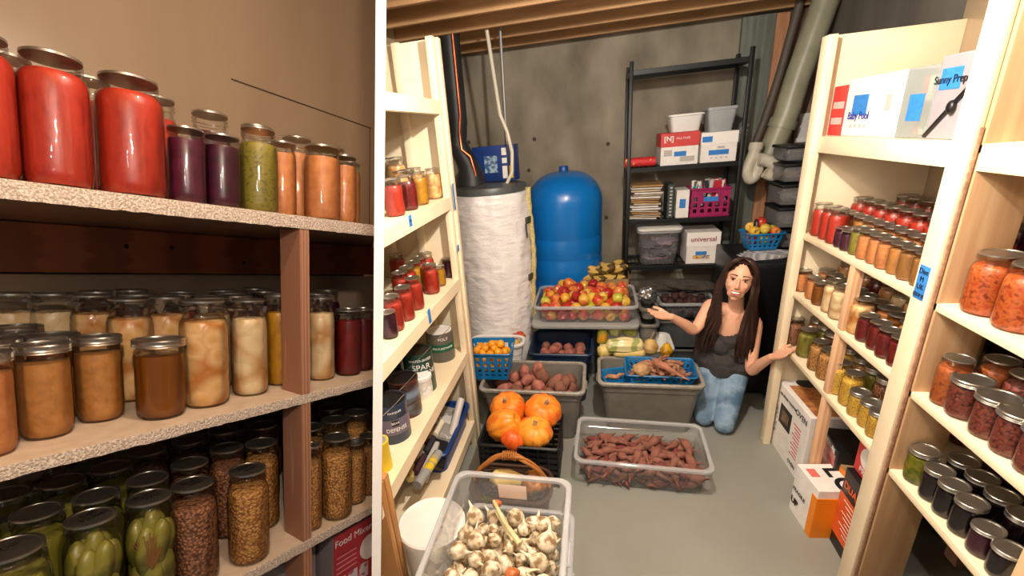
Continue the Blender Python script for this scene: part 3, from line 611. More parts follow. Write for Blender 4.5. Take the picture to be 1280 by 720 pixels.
# ---- second grey tote with blue baskets of roots
bin_('storage_tote', 'large grey plastic tote holding blue baskets of roots, behind the sweet potato bin', 'tote', .02, .69, 2.80, 3.21, 0, .41, M_gray_tote, M_tote_rim, taper=.05)
basket('plastic_basket', 'blue plastic basket of dirty parsnip roots, tilted in the grey tote', 'basket', .44, .25, .10, T(.43, 3.01, .335, -.03, .05), M_bluep)
basket('plastic_basket', 'blue plastic basket low at the left side of the grey tote', 'basket', .22, .22, .10, T(.165, 3.0, .26, .3, .0), M_bluep)
M_root = mat('parsnip_skin', 'c09070', '9a6a4c', rough=.7, scale=30, bump=.25); M_root2 = mat('pink_root_skin', 'b87e62', 'a06a52', rough=.7, scale=30, bump=.2)
def root_mesh(L, r, s, m):
    rs = random.Random(s); b = MB(); pts = [Vector((L*(t-.5), rs.uniform(-.012, .012)+.02*math.sin(t*3+s), rs.uniform(-.006, .006))) for t in np.linspace(0, 1, 9)]
    b.tube(pts, [r*x for x in (.35, .8, 1, .85, .65, .45, .3, .18, .05)], 9)
    for q in range(3): j = rs.randint(2, 6); b.tube([pts[j], pts[j]+Vector((.02, rs.uniform(-.03, .03), .0)), pts[j]+Vector((.045, rs.uniform(-.04, .04), -.004))], [r*.35, r*.2, .0006], 6)
    b.v = [tuple(Vector(v)*(1+.02*noise.noise(Vector(v)*70))) for v in b.v]
    return b.mesh('root', m)
roots = [root_mesh(random.uniform(.11, .17), random.uniform(.012, .018), i, [M_root, M_root2][i % 2]) for i in range(6)]
P, R = pack(60, .022, .25, .62, 2.92, 3.11, .37, seed=8, heap=.01)
scatter('parsnip', 'root vegetable', roots, 'small forked tan root heaped in the tilted blue basket', P, R, 'small roots in the tilted blue basket', .024, rots=lambda i: Euler((random.uniform(-.3, .3), random.uniform(-.35, .35), random.uniform(0, 6.28))).to_matrix().to_4x4())
o = obj('parsnip', root_mesh(.30, .026, 77, M_root2)); p = onZ(838, 462, .50); o.matrix_world = T(p.x, p.y, .50, -.72, 0, .1); tag(o, 'long thick tan root lying on top of the root heap', 'root vegetable')
o = obj('parsnip', root_mesh(.20, .020, 78, M_root)); o.matrix_world = T(.165, 3.0, .375, .45, 0, -.15); tag(o, 'single tan root lying in the low left blue basket', 'root vegetable')
p = onZ(802, 460, .47); o = obj('celeriac', lumpy(.055, .052, .045, .18, 2.2, 4, mat('tan_root_skin', 'c8a070', 'a8805a', rough=.7, scale=25, bump=.3), name='celeriac')); o.matrix_world = T(p.x, p.y, .46); tag(o, 'round tan knobbly root at the left of the tilted blue basket', 'root vegetable')
# ---- clear bin of sweet potatoes
bin_('storage_bin', 'clear shallow plastic bin full of purple sweet potatoes on the open floor', 'bin', -.115, .645, 2.24, 2.70, 0, .205, M_clear, M_clear_rim, taper=.03, clear=True, rz=-.03, handles=True)
M_sw = [mat('sweet_potato_skin', '7e4a40', '563630', rough=.8, scale=14, c3='90604f', bump=.2), mat('sweet_potato_skin_pink', '8a4444', '683434', rough=.65, scale=18, bump=.2)]
def sweet(L, r, s, m):
    rs = random.Random(s); pts = [Vector((L*(t-.5), .018*math.sin(t*3.3+s), .008*math.sin(t*5+s))) for t in np.linspace(0, 1, 9)]
    b = MB().tube(pts, [r*x for x in (.08, .25, .7, 1, .95, .75, .45, .2, .06)], 10); b.v = [tuple(Vector(v)*(1+.05*noise.noise(Vector(v)*30+Vector((s, 0, 0))))) for v in b.v]; return b.mesh('sweet_potato', m)
sw = [sweet(random.uniform(.12, .19), random.uniform(.018, .030), i, M_sw[i % 4 == 3]) for i in range(9)]
P, R = pack(230, .026, -.055, .585, 2.295, 2.645, .012, seed=11, it=120)
scatter('sweet_potato', 'sweet potato', sw, 'dusty purple red sweet potato with tapering ends in the shallow clear bin', P, R, 'sweet potatoes in the shallow clear bin', .0275, rots=lambda i: Euler((random.uniform(-.4, .4), random.uniform(-.25, .25), random.uniform(0, 6.28))).to_matrix().to_4x4())
# ---- navy bin of potatoes
bin_('storage_tote', 'navy blue plastic tote of potatoes under the front edge of the apple bin', 'tote', -.50, -.01, 3.16, 3.62, 0, .44, M_navy, M_navy, taper=.04)
P, R = pack(34, .045, -.44, -.07, 3.22, 3.56, .20, seed=15)
scatter('potato', 'potato', pots, 'brown red potato in the navy tote', P, R, 'potatoes in the navy tote', .040)
# ---- supports and the apple bin
bin_('storage_tote', 'grey tote standing upside behind the navy tote, carrying the apple bin', 'tote', -.40, .28, 3.64, 3.88, 0, .57, M_dgray_tote, M_dgray_tote, taper=.02)
o = obj('bin_lid', loft(MB(), [rrect(-.08, 3.615, .80, .56, .05, .572), rrect(-.08, 3.615, .81, .57, .05, .58), rrect(-.08, 3.615, .81, .57, .05, .596), rrect(-.08, 3.615, .79, .55, .05, .60)], True, True).mesh('bin_lid', mat_glass('frosted_lid_plastic', 'd8dcde', refl=.4, rough=.2, haze=.7, hazec='b9bcbc'))); tag(o, 'milky plastic bin lid lying under the apple bin', 'lid')
bin_('storage_bin', 'clear plastic bin heaped with red and yellow apples beside the blue tank', 'bin', -.47, .315, 3.34, 3.88, .602, .752, M_clear, M_clear_rim, taper=.03, clear=True)
P, R = pack(125, .041, -.42, .26, 3.39, 3.83, .606, seed=21, heap=.004, jit=.08)
scatter('apple', 'apple', APL, [n+' in the clear bin by the blue tank' for n in APN], P, R, [n+'s in the clear bin' for n in APN], .036)
# ---- box of striped squash behind the apples
ob = thing('cardboard_box', 'open brown cardboard box of striped squash behind the apple bin', 'box', T(.07, 4.08, 0))
cb = MB(); 
for a, b_ in (((-.21, -.15, .3), (.21, -.146, .78)), ((-.21, .146, .3), (.21, .15, .84)), ((-.21, -.15, .3), (-.206, .15, .80)), ((.206, -.15, .3), (.21, .15, .82)), ((-.21, -.15, .3), (.21, .15, .304))): cb.box(a, b_)
M_kraft = mat('brown_cardboard', 'a5835c', '957350', rough=.8, scale=6)
obj('box_body', cb.mesh('box_body', M_kraft, False), ob)
bin_('storage_tote', 'dark grey tote under the box of striped squash', 'tote', -.14, .28, 3.92, 4.24, 0, .298, M_dgray_tote, M_dgray_tote, taper=.02, handles=False)
M_deli = mat('striped_squash_skin', 'd8b45c', '5a4420', rough=.5, scale=16, kind='wave', stretch=(.15, 1.4, 1.4), contrast=(.5, .72))
def deli(M, label, L=.16, r=.038, m=M_deli, g='striped squash in the cardboard box'): return veg('striped_squash', label, 'squash', M, [(-L/2, 0, 0), (-L/3, 0, 0), (0, 0, .004), (L/3, 0, 0), (L/2, 0, 0)], [r*.25, r*.85, r, r*.85, r*.25], m, 24, ribs=8, group=g)
P, R = pack(34, .047, -.14, .28, 3.93, 4.21, .655, seed=31, heap=.012)
for i in range(len(P)): deli(Matrix.Translation(P[i]) @ Euler((random.uniform(0, 6), random.uniform(-.3, .3), random.uniform(-.8, .8))).to_matrix().to_4x4(), 'yellow and dark striped squash heaped in the cardboard box', random.uniform(.12, .19), random.uniform(.033, .043))
# ---- white tray of squash behind the second grey tote
bin_('storage_tote', 'grey tote under the white tray of squash', 'tote', .03, .56, 3.30, 3.62, 0, .36, M_dgray_tote, M_dgray_tote, taper=.03)
wt = bin_('white_tray', 'white plastic tray of large squash behind the tote of roots', 'tray', .04, .57, 3.27, 3.60, .362, .44, M_wplastic, M_wplastic, taper=.02, handles=False)
M_sp = mat('cream_striped_skin', 'e2d49a', 'a0a860', rough=.4, scale=10, kind='wave', stretch=(.2, 1, 1), contrast=(.7, .9), coat=.2)
M_yel = mat('cream_yellow_skin', 'e8cf86', 'dcc070', rough=.4, scale=10, coat=.2)
def at3(u_, v_, z): p = onZ(u_, v_, z); return p.x, p.y, z
def big(uv, z, L, r, rz, label, m, **k):
    x, y, _ = at3(*uv, z); return veg('squash', label, 'squash', T(x, y, z, rz), [(-L/2, 0, 0), (-L*.38, 0, 0), (0, 0, .0), (L*.38, 0, 0), (L/2, 0, 0)], [r*.2, r*.82, r, r*.8, r*.2], m, 28, **k)
big((781, 432), .49, .27, .062, .08, 'large cream squash with thin green stripes on top of the white tray', M_sp, ribs=9)
big((786, 441), .44, .23, .04, .0, 'long plain yellow squash lying in the front of the white tray', M_yel)
big((757, 438), .44, .12, .05, .5, 'round pale squash at the left end of the white tray', M_yel)
x, y, z_ = at3(753, 419, .50); veg('squash', 'green and orange mottled squash standing at the left of the white tray', 'squash', T(x, y, z_), [(0, 0, -.085), (0, 0, -.05), (0, 0, .0), (0, 0, .045), (0, 0, .07)], [.012, .042, .04, .034, .008], mat('green_orange_mottle', '6e7a24', 'd8922a', rough=.45, scale=9, c3='8a8a28'), 20)
pumpkin(T(*at3(769, 411, .53), .4, .5), 'pale green and cream ribbed squash behind the striped one', .062, .8, 'pale_green_skin', ('c6c878', 'a8b058', 'd8d498'), 9, 'squash')
big((787, 415), .50, .12, .034, -.6, 'small pale green squash with a curved neck beside the ribbed one', mat('pale_green_plain', 'c4c474', 'b0b45c', rough=.4, scale=10))
x, y, z_ = at3(813, 433, .45); veg('squash', 'tan rounded squash with a long dry stem in the white tray', 'squash', T(x, y, z_), [(0, 0, -.055), (0, 0, -.035), (0, 0, .0), (0, 0, .04), (0, 0, .06)], [.015, .052, .058, .04, .012], mat('tan_squash_skin', 'd8b878', 'c8a464', rough=.5, scale=12), 20, stem=([(0, 0, .055), (.008, 0, .085), (.022, 0, .12)], [.008, .006, .005]))
x, y, z_ = at3(833, 438, .44); veg('squash', 'small golden yellow squash at the right end of the white tray', 'squash', T(x, y, z_), [(0, 0, -.05), (0, 0, -.03), (0, 0, .0), (0, 0, .04), (0, 0, .055)], [.015, .04, .045, .026, .01], mat('golden_skin', 'e2b01e', 'd29c14', rough=.35, scale=12, coat=.3), 20, stem=([(0, 0, .05), (0, 0, .065)], [.006, .005]))
# ---- blue basket of small oranges, white tub
tub = bin_('laundry_tub', 'white plastic tub with apples behind the blue basket of small oranges', 'tub', -.96, -.525, 3.14, 3.35, 0, .515, M_wplastic, M_wplastic, taper=.04, r=.08, handles=False)
for i, (uu, vv, k) in enumerate(((644, 424, 3), (650, 421, 0), (643, 430, 1))):
    x, y, z_ = at3(uu, vv, .47); o = obj('apple', APL[k]); o.matrix_world = T(x, y, z_, i, .4, .3, 1.15); tag(o, ['deep red apple in the white tub', 'red yellow apple at the right of the white tub', 'yellow apple low in the white tub'][i], 'apple')
basket('plastic_basket', 'blue plastic basket heaped with small orange fruit, hung by the left shelving post', 'basket', .31, .27, .21, T(-.715, 2.90, .413, .03, .0), M_bluep, cell=.026)
M_cit = mat('small_orange_skin', 'f0a81c', 'e8921a', rough=.4, scale=30, bump=.1, coat=.2)
o1 = [lumpy(.028, .028, .026, .03, 2, i, M_cit, name='small_orange') for i in range(2)]
P, R = pack(48, .030, -.84, -.59, 2.79, 3.01, .47, seed=41, heap=.01)
scatter('small_orange', 'orange fruit', o1, 'small yellow orange fruit in the blue basket by the left shelving post', P, R, 'small oranges in the blue basket', .028)
def catm(pts, k=5):
    pts = [Vector(p) for p in pts]; out = []; n = len(pts)
    for i in range((n-1)*k+1):
        f = i/k; j = min(int(f), n-2); a = f-j; p0 = pts[max(j-1, 0)]; p1 = pts[j]; p2 = pts[j+1]; p3 = pts[min(j+2, n-1)]
        out.append(.5*((2*p1)+(-p0+p2)*a+(2*p0-5*p1+4*p2-p3)*a*a+(-p0+3*p1-3*p2+p3)*a**3))
    return out
# ------------------------------------------------------------------ blue pressure tank
tk = thing('pressure_tank', 'tall bright blue steel water tank with a domed top against the concrete wall', 'tank', T(-.262, 4.22, 0))
M_tank = mat('blue_enamel', '0c78ce', '0a6ec0', rough=.28, scale=3, coat=.3)
R = .325; prof = [(R*.8, .05), (R, .12)]
for z in (.75, .95, 1.13): prof += [(R, z-.02), (R*.988, z-.008), (R*.988, z+.008), (R, z+.02)]
prof += [(R, 1.40)]+[(R*math.cos(a)**.72, 1.42+.25*math.sin(a)**1.15) for a in np.linspace(.12, 1.53, 16)]+[(.001, 1.670)]
obj('body', MB().lathe(prof, 64, cap=(False, False)).mesh('tank_body', M_tank), tk)
obj('stand', MB().lathe([(R*.8, 0), (R*.82, .02), (R*.82, .10)], 40).mesh('tank_stand', M_blk), tk)
obj('valve_cap', MB().lathe([(.04, 1.655), (.04, 1.70), (.034, 1.712), (.0, 1.712)], 16).mesh('valve_cap', mat('dark_blue_plastic', '14509a', rough=.4)), tk)
# ------------------------------------------------------------------ water heater in its white blanket
hx, hy = -.80, 3.66
ht = thing('water_heater', 'water heater wrapped in a crinkled white insulation blanket left of the blue tank', 'water heater', T(hx, hy, 0))
M_blk_ = mat('crinkled_white_vinyl', 'f2f0f0', 'e8e6e6', rough=.38, scale=4, bump=3.5, bscale=11, stretch=(1, 1, 2.4), detail=6)
b = MB(); n = 96; lv = np.linspace(.05, 1.60, 60); vs = []; fs = []
for j, z in enumerate(lv):
    for i in range(n):
        a = 2*PI*i/n; r = .30+.012*noise.noise(Vector((math.cos(a)*3, math.sin(a)*3, z*5)))+.015*(.5-abs(noise.noise(Vector((math.cos(a)*3+z*1.5, math.sin(a)*3, z*10)))))+.006*(.5-abs(noise.noise(Vector((math.cos(a)*8-z*3, math.sin(a)*8, z*17))))); vs.append((r*math.cos(a), r*math.sin(a), z))
for j in range(len(lv)-1):
    for i in range(n): i2 = (i+1) % n; fs.append((j*n+i, j*n+i2, (j+1)*n+i2, (j+1)*n+i))
b.add(vs, fs); b.f.append(tuple((len(lv)-1)*n+k for k in range(n))); b.mi.append(0); obj('insulation_blanket', b.mesh('insulation_blanket', M_blk_), ht)
M_cap = mat('grey_heater_steel', '5c5f5f', '4e5151', rough=.4, metal=.2, scale=6)
obj('top_cap', MB().lathe([(.27, 1.585), (.285, 1.59), (.287, 1.635), (.28, 1.65), (.26, 1.655), (.0, 1.665)], 56, cap=(False, False)).mesh('top_cap', M_cap), ht)
# blanket flap with yellow fibre edge on its right side
fl = MB(); a0 = -.12
fp = []
for z in np.linspace(.05, 1.62, 34): fp.append((.318*math.cos(a0)+.010*math.sin(z*7), .325*math.sin(a0)+.006*math.sin(z*19), z))
fl.tube(fp, [.014+.008*abs(math.sin(i*1.3)) for i in range(len(fp))], 8); obj('fibre_edge', fl.mesh('fibre_edge', mat('yellow_fibreglass', 'd8c88a', 'b8a468', rough=.95, scale=60, bump=.6)), ht)['label'] = 'ragged yellow fibreglass edge of the blanket'
for z in (1.38, .93): s = obj('strap', MB().bbox((-.035, -.012, -.025), (.045, .004, .025), .003).mesh('strap', mat('olive_strap', '4a4a3c', rough=.6)), ht); s.matrix_local = T(.31*math.cos(-.30), .31*math.sin(-.30), z, 1.27)
s = obj('tape_strip', MB().bbox((-.006, -.008, -.11), (.010, -.002, .0), .002).mesh('tape_strip', M_cap), ht); s.matrix_local = T(.315*math.cos(-.45), .315*math.sin(-.45), 1.36, 1.1, 0, -.1)
# flue pipe, copper line, white hose
p0 = onY(590, 236, 3.66); p1 = onY(583, 205, 3.66); p2 = onY(568, 178, 3.66); p3 = onY(566, 143, 3.66)
fpipe = MB().tube([(p0.x, 3.66, 1.66), (p0.x, 3.66, 1.72), (p0.x-.01, 3.66, 1.80), (p1.x-.01, 3.66, 1.86), (p2.x+.02, 3.66, 1.97), (p3.x+.03, 3.66, 2.12), (p3.x+.03, 3.66, 2.9)], [.12, .11, .085, .075, .075, .075, .075], 20)
tag(obj('flue_pipe', fpipe.mesh('flue_pipe', mat('black_insulated_pipe', '26282a', '1b1c1e', rough=.5, scale=8, bump=.2))), 'black flexible pipe rising from the top of the water heater', 'pipe')
cps = [(onY(597, 240, 3.58)), onY(594, 216, 3.58), onY(588, 196, 3.58), onY(577, 187, 3.58), onY(574, 165, 3.58), onY(575, 143, 3.58)]; cps = cps+[Vector((cps[-1].x, 3.58, 2.9))]; cps[0].z = 1.66
tag(obj('copper_pipe', MB().tube(cps, .009, 8).mesh('copper_pipe', mat('copper', 'c0603a', 'a04a28', rough=.35, metal=.7, scale=20))), 'thin copper pipe beside the black flue on the water heater', 'pipe')
hs = [onY(634, 234, 3.6), onY(640, 215, 3.6), onY(640, 190, 3.6), onY(634, 165, 3.6), onY(625, 143, 3.62)]; hs = hs+[Vector((hs[-1].x-.08, 3.65, 2.9))]; hs[0].z = 1.66
tag(obj('hose', MB().tube(hs, .013, 8).mesh('hose', mat('cream_hose', 'd8d0bc', rough=.5))), 'cream hose curving up from the water heater past the blue box', 'hose')
hp = [onY(634, 200, 3.75), onY(632, 143, 3.75)]; tag(obj('pipe', MB().tube([Vector((hp[0].x, 3.75, 1.66)), Vector((hp[1].x, 3.75, 2.9))], .012, 8).mesh('pipe', mat('grey_pipe', '8c8c8a', rough=.4, metal=.5))), 'straight grey pipe standing behind the cream hose', 'pipe')
# blue product box on the heater
bx = thing('product_box', 'blue cardboard product box standing on the water heater', 'box', T(0, 0, 0))
q0 = onY(598, 232, 3.80); q1 = onY(637, 232, 3.80)
bw_ = q1.x-q0.x; M_bbox = mat('dark_blue_card', '1f3f86', '16306c', rough=.4, scale=6)
bx.matrix_world = T((q0.x+q1.x)/2+.03, 3.80, 1.667, -.12, s=1.32)
obj('box_body', MB().bbox((-.13, -.05, 0), (.13, .05, .20), .002).mesh('box_body', M_bbox), bx)
obj('picture', MB().box((-.055, -.0515, .05), (.025, -.0505, .145)).mesh('picture', mat('pale_blue_print', '9fb8cc', '3a5c8a', rough=.5, scale=40, contrast=(.45, .55)), False), bx)
obj('side_labels', MB().box((.055, -.0515, .015), (.085, -.0505, .085)).box((.055, -.0515, .10), (.085, -.0505, .13)).box((.055, -.0515, .145), (.085, -.0505, .185)).mesh('side_labels', M_white, False), bx)
obj('yellow_label', MB().box((.095, -.0515, .015), (.12, -.0505, .085)).mesh('yellow_label', mat('yellow_print', 'e8c020', rough=.5), False), bx)
M_pale = mat('pale_print', 'd4dc9a', rough=.5)
# ------------------------------------------------------------------ black rack at the back
ry0, ry1 = 4.05, 4.42
rk = thing('wire_rack', 'tall black metal storage rack loaded with boxes against the back wall', 'rack', T(0, 0, 0))
rx0, rx1 = onY(785, 250, ry0).x, onY(916, 270, ry0).x+.012
for x in (rx0, rx1):
    for y in (ry0, ry1): obj('post', MB().bbox((x-.014, y-.014, 0), (x+.014, y+.014, 2.42), .003).mesh('rack_post', M_black_metal), rk)
RZ = [onY(786, 276, ry0).z, onY(785, 211, ry0).z, .86, .45, 2.36]
for z in RZ:
    s = MB()
    for y in (ry0, ry1): s.bbox((rx0, y-.01, z-.035), (rx1, y+.01, z), .002)
    for x in (rx0, rx1): s.bbox((x-.01, ry0, z-.035), (x+.01, ry1, z), .002)
    for k in range(24): x = rx0+(rx1-rx0)*(k+.5)/24; s.box((x-.002, ry0, z-.006), (x+.002, ry1, z-.001))
    for k in range(4): y = ry0+(ry1-ry0)*(k+.5)/4; s.box((rx0, y-.003, z-.012), (rx1, y+.003, z-.006))
    obj('wire_shelf', s.mesh('wire_shelf', M_black_metal, False), rk)
def px_box(name, label, cat, u0, u1, z, h, m, depth=.28, y=None, off=.02, rz=0., lidm=None, lidf=.4, group=None):
    """box on a rack shelf, its front face spanning the given columns"""
    y = ry0+off if y is None else y; v = 0
    a = onY(u0, 250, y); c_ = onY(u1, 250, y)
    def atz(uu):
        lo, hi = -3., 3.
        for _ in range(40):
            m_ = (lo+hi)/2; cc = RW.T @ (np.array([m_, y, z+h*.4])-CAM)
            if PX+FPX*cc[0]/-cc[2] < uu: lo = m_
            else: hi = m_
        return lo
    xa, xb = atz(u0), atz(u1); w_ = xb-xa
    t = thing(name, label, cat, T((xa+xb)/2, y+depth/2, z, rz), group)
    obj('box_body', MB().bbox((-w_/2, -depth/2, 0), (w_/2, depth/2, h), .003).mesh('box_body', m, False), t)
    if lidm: obj('box_lid', MB().bbox((-w_/2-.004, -depth/2-.004, h*(1-lidf)), (w_/2+.004, depth/2+.004, h+.003), .003).mesh('box_lid', lidm, False), t)
    return t, w_, depth
M_redcard = mat('red_card', 'd4403e', 'c83836', rough=.5, scale=8)
def face(t, w_, d_, x0, x1, z0, z1, m, name='label_print', lift=.0055):
    return obj(name, MB().box((x0, -d_/2-lift, z0), (x1, -d_/2-lift+.001, z1)).mesh(name, m, False), t)
z1 = RZ[1]; z0 = RZ[0]
# upper visible shelf
t, w_, d_ = px_box('archive_box', 'white archive box with a red lid and blue tape on the black rack', 'box', 826, 873, z1, .235, M_white, .30, lidm=M_redcard, lidf=.42)
text_on(t, '[N]', .05, M_white, (-w_*.30, -d_/2-.006, .195), (1, 0, 0), (0, 0, 1), bold=.001); text_on(t, 'MULTIUSE', .022, M_white, (w_*.08, -d_/2-.006, .195), (1, 0, 0), (0, 0, 1))
face(t, w_, d_, -w_*.14, w_*.18, .065, .10, M_tape, 'tape_label'); face(t, w_, d_, -w_*.42, -w_*.2, .07, .115, mat('grey_print', 'b8b4ae', rough=.6), 'printed_text'); face(t, w_, d_, w_*.02, w_*.40, .025, .062, MATS['grey_print'], 'picture')
t, w_, d_ = px_box('archive_box', 'plain white archive box with blue tape, right of the red lidded one', 'box', 876, 921, z1, .215, M_white, .30, lidm=mat('white_lid_card', 'f3f0ec', rough=.6), lidf=.38)
face(t, w_, d_, -w_*.48, -w_*.20, .15, .19, M_tape, 'tape_label'); face(t, w_, d_, -w_*.28, w_*.28, .055, .09, M_tape, 'tape_label'); face(t, w_, d_, -w_*.05, w_*.15, .10, .115, MATS['grey_print'], 'picture')
for q in range(4): face(t, w_, d_, -w_*.22+q*w_*.14, -w_*.17+q*w_*.14, .028, .038, MATS['grey_print'], 'printed_mark')
wb_ = thing('storage_tub', 'white plastic tub standing on the red lidded archive box', 'tub', T(onY(855, 155, 4.2).x, 4.2, z1+.24))
loft_b = MB(); loft(loft_b, [rrect(0, 0, .20, .2, .04, 0), rrect(0, 0, .235, .235, .04, .11), rrect(0, 0, .26, .26, .045, .112), rrect(0, 0, .26, .26, .045, .125), rrect(0, 0, .235, .235, .04, .127), rrect(0, 0, .20, .2, .03, .01)], True, True); obj('body', loft_b.mesh('tub_body', M_wplastic), wb_)
wb_ = thing('storage_bin', 'pale grey clear storage bin standing on the plain white archive box', 'bin', T(onY(898, 155, 4.2).x, 4.2, z1+.22))
loft_b = MB(); loft(loft_b, [rrect(0, 0, .16, .2, .03, 0), rrect(0, 0, .20, .235, .03, .15), rrect(0, 0, .215, .25, .03, .152), rrect(0, 0, .215, .25, .03, .17)], True, True); obj('body', loft_b.mesh('tub_body', mat('frosted_grey_plastic', 'a9adb0', '9b9fa2', rough=.3, scale=6)), wb_)
p = onY(808, 199, ry0+.05); o = obj('gift_roll', MB().tube([(rx0-.03, ry0+.03, z1+.045), (rx0+.20, ry0+.05, z1+.04)], .036, 14).mesh('gift_roll', mat('red_gift_paper', 'cf2c34', 'e8c060', rough=.5, scale=30, contrast=(.62, .66)))); tag(o, 'red patterned roll lying at the left end of the rack shelf', 'paper roll')
# middle shelf: papers, binder, white box, pink crate
M_pap = [mat('old_paper', 'c4b49c', 'a8947a', rough=.8, scale=10), mat('white_paper', 'dedbd6', 'c8c4be', rough=.8, scale=10), mat('tan_folder', 'b08a58', '9a764a', rough=.8, scale=8)]
zz = z0+.002; i = 0
rs = random.Random(4)
while zz < z0+.27:
    th = rs.uniform(.006, .016); w_ = rs.uniform(.21, .24); m = M_pap[rs.randrange(3)]
    b = MB(); n = 8; vs = []
    amp = rs.uniform(.002, .010)
    o = obj('paper_stack', b.bbox((-w_/2, -.14, 0), (w_/2, .14, th), .002).mesh('paper_stack', m, False)); o.matrix_world = T(rx0+.145+rs.uniform(-.008, .008), ry0+.17, zz, rs.uniform(-.12, .12), 0, rs.uniform(0, .05))
    tag(o, 'curling white or brown sheaf in the pile of papers at the rack left', 'papers', 'sheaves in the pile of papers on the rack'); zz += th+.006; i += 1
t, w_, d_ = px_box('ring_binder', 'dark grey green binder with a dotted spine beside the pile of papers', 'binder', 834, 842, z0, .27, mat('dark_green_binder', '31403e', rough=.5), .22)
for q in range(9): face(t, w_, d_, -w_*.2, w_*.2, .02+q*.027, .034+q*.027, MATS['grey_print'], 'spine_dot')
t, w_, d_ = px_box('paper_box', 'white slim box with blue tape between the binder and the pink crate', 'box', 845, 861, z0, .22, M_white, .2)
face(t, w_, d_, -w_*.25, w_*.22, .08, .15, M_tape, 'tape_label')
pc = thing('plastic_crate', 'magenta plastic crate with round holes full of craft supplies on the rack', 'crate', T(onY(888, 262, ry0).x, ry0+.15, z0))
M_mag = mat('magenta_plastic', 'a3265f', '94205a', rough=.4); b = MB(); cw, cdp, ch_ = .275, .24, .215; nx, nz = 20, 14
def holewall(b, P0, ux, uz, nx, nz, skip):
    base = len(b.v)
    for j in range(nz+1):
        for i in range(nx+1): b.v.append(tuple(Vector(P0)+Vector(ux)*(i/nx)+Vector(uz)*(j/nz)))
    for j in range(nz):
        for i in range(nx):
            if not skip(i, j): b.f.append((base+j*(nx+1)+i, base+j*(nx+1)+i+1, base+(j+1)*(nx+1)+i+1, base+(j+1)*(nx+1)+i)); b.mi.append(0)
sk = lambda i, j: (i % 4 in (1, 2)) and ((j in (2, 3)) or (j in (5, 6)) or (j in (8, 9) and i < 3) or (j in (8, 9) and i > 16)) or (6 <= i <= 13 and 10 <= j <= 11)
for (P0, ux) in (((-cw/2, -cdp/2, 0), (cw, 0, 0)), ((-cw/2, cdp/2, 0), (cw, 0, 0)), ((-cw/2, -cdp/2, 0), (0, cdp, 0)), ((cw/2, -cdp/2, 0), (0, cdp, 0))): holewall(b, P0, ux, (0, 0, ch_), nx, nz, sk)
b.box((-cw/2, -cdp/2, 0), (cw/2, cdp/2, .004)); o = obj('wall', b.mesh('crate_wall', M_mag, False), pc); sm = o.modifiers.new('thickness', 'SOLIDIFY'); sm.thickness = .006; sm.offset = 0
obj('rim', MB().tube(rrect(0, 0, cw+.012, cdp+.012, .01, ch_, 2), .010, 6, closed=True).mesh('crate_rim', M_mag), pc)
obj('base_rim', MB().tube(rrect(0, 0, cw+.012, cdp+.012, .01, .006, 2), .009, 6, closed=True).mesh('base_rim', M_mag), pc)
o = obj('tape_label', MB().box((-.05, -cdp/2-.008, .12), (.055, -cdp/2-.006, .155)).mesh('tape_label', M_tape, False), pc)
for q in range(26):
    x = rs.uniform(-cw/2+.02, cw/2-.02); y = rs.uniform(-cdp/2+.02, cdp/2-.02); c_ = rs.choice(['b8283c', 'e8e4e0', '9aa0a4', 'c85a78', '30343a', 'd8c0b0'])
    o = obj('craft_packet', MB().bbox((-.016, -.003, -.09), (.016, .003, .10), .002).mesh('craft_packet', mat('packet_'+c_, c_, rough=.35), False)); o.matrix_world = Matrix.Translation((pc.location.x+x, pc.location.y+y, z0+.175)) @ Euler((rs.uniform(-.12, .12), rs.uniform(-.22, .22), rs.uniform(-.6, .6))).to_matrix().to_4x4(); tag(o, 'slim packet standing upright in the magenta crate, in mixed red, white and grey', 'packet', 'packets in the magenta crate')
sc = thing('scissors', 'scissors with teal handles standing beside the packets in the magenta crate', 'scissors', T(pc.location.x-.10, ry0+.06, z0+.2, 0, 0, -.2)); obj('blades', MB().box((-.006, -.001, -.09), (.006, .001, .0)).mesh('blades', M_lid, False), sc)
for s in (-1, 1): obj('handle_loop', MB().tube([(s*.014+.012*math.cos(a), 0, .02+.02*math.sin(a)) for a in np.linspace(0, 6.28, 14)[:-1]], .004, 6, closed=True).mesh('handle_loop', mat('teal_plastic', '1f9c94', rough=.4)), sc)
# shelf below: clear bin of clothes with white lid, white and red box
zc = RZ[2]
t = bin_('storage_bin', 'clear storage bin with a white lid and dull pink cloth inside, on the rack', 'bin', onY(796, 310, ry0).x, onY(852, 310, ry0).x, ry0-.03, ry0+.33, zc, zc+.30, M_clear, M_clear_rim, taper=.02, clear=True, handles=False)
obj('lid', loft(MB(), [rrect(0, 0, .33, .38, .03, .298), rrect(0, 0, .345, .39, .03, .305), rrect(0, 0, .345, .39, .03, .318), rrect(0, 0, .30, .34, .03, .326)], True, True).mesh('bin_lid', M_wplastic), t)['label'] = 'white lid'
for q in range(9):
    o = obj('folded_cloth', lumpy(rs.uniform(.07, .11), rs.uniform(.07, .1), rs.uniform(.03, .045), .35, 2.4, q, mat('cloth_%d' % (q % 3), ['7c6c74', 'b88694', '54505a'][q % 3], ['94848c', 'd0a2ae', '6a666e'][q % 3], rough=.9, scale=9), name='folded_cloth')); o.matrix_world = T(t.location.x+rs.uniform(-.06, .06), ry0+.12+rs.uniform(-.06, .06), zc+.045+q*.024, rs.uniform(0, 3)); tag(o, 'crumpled dull pink and grey cloth packed in the white lidded bin', 'cloth', 'cloths in the white lidded bin')
t, w_, d_ = px_box('archive_box', 'white box with a red word and blue tape, right end of the rack', 'box', 858, 899, RZ[2], .26, M_white, .30, lidm=mat('white_lid_card', 'f3f0ec'), lidf=.45)
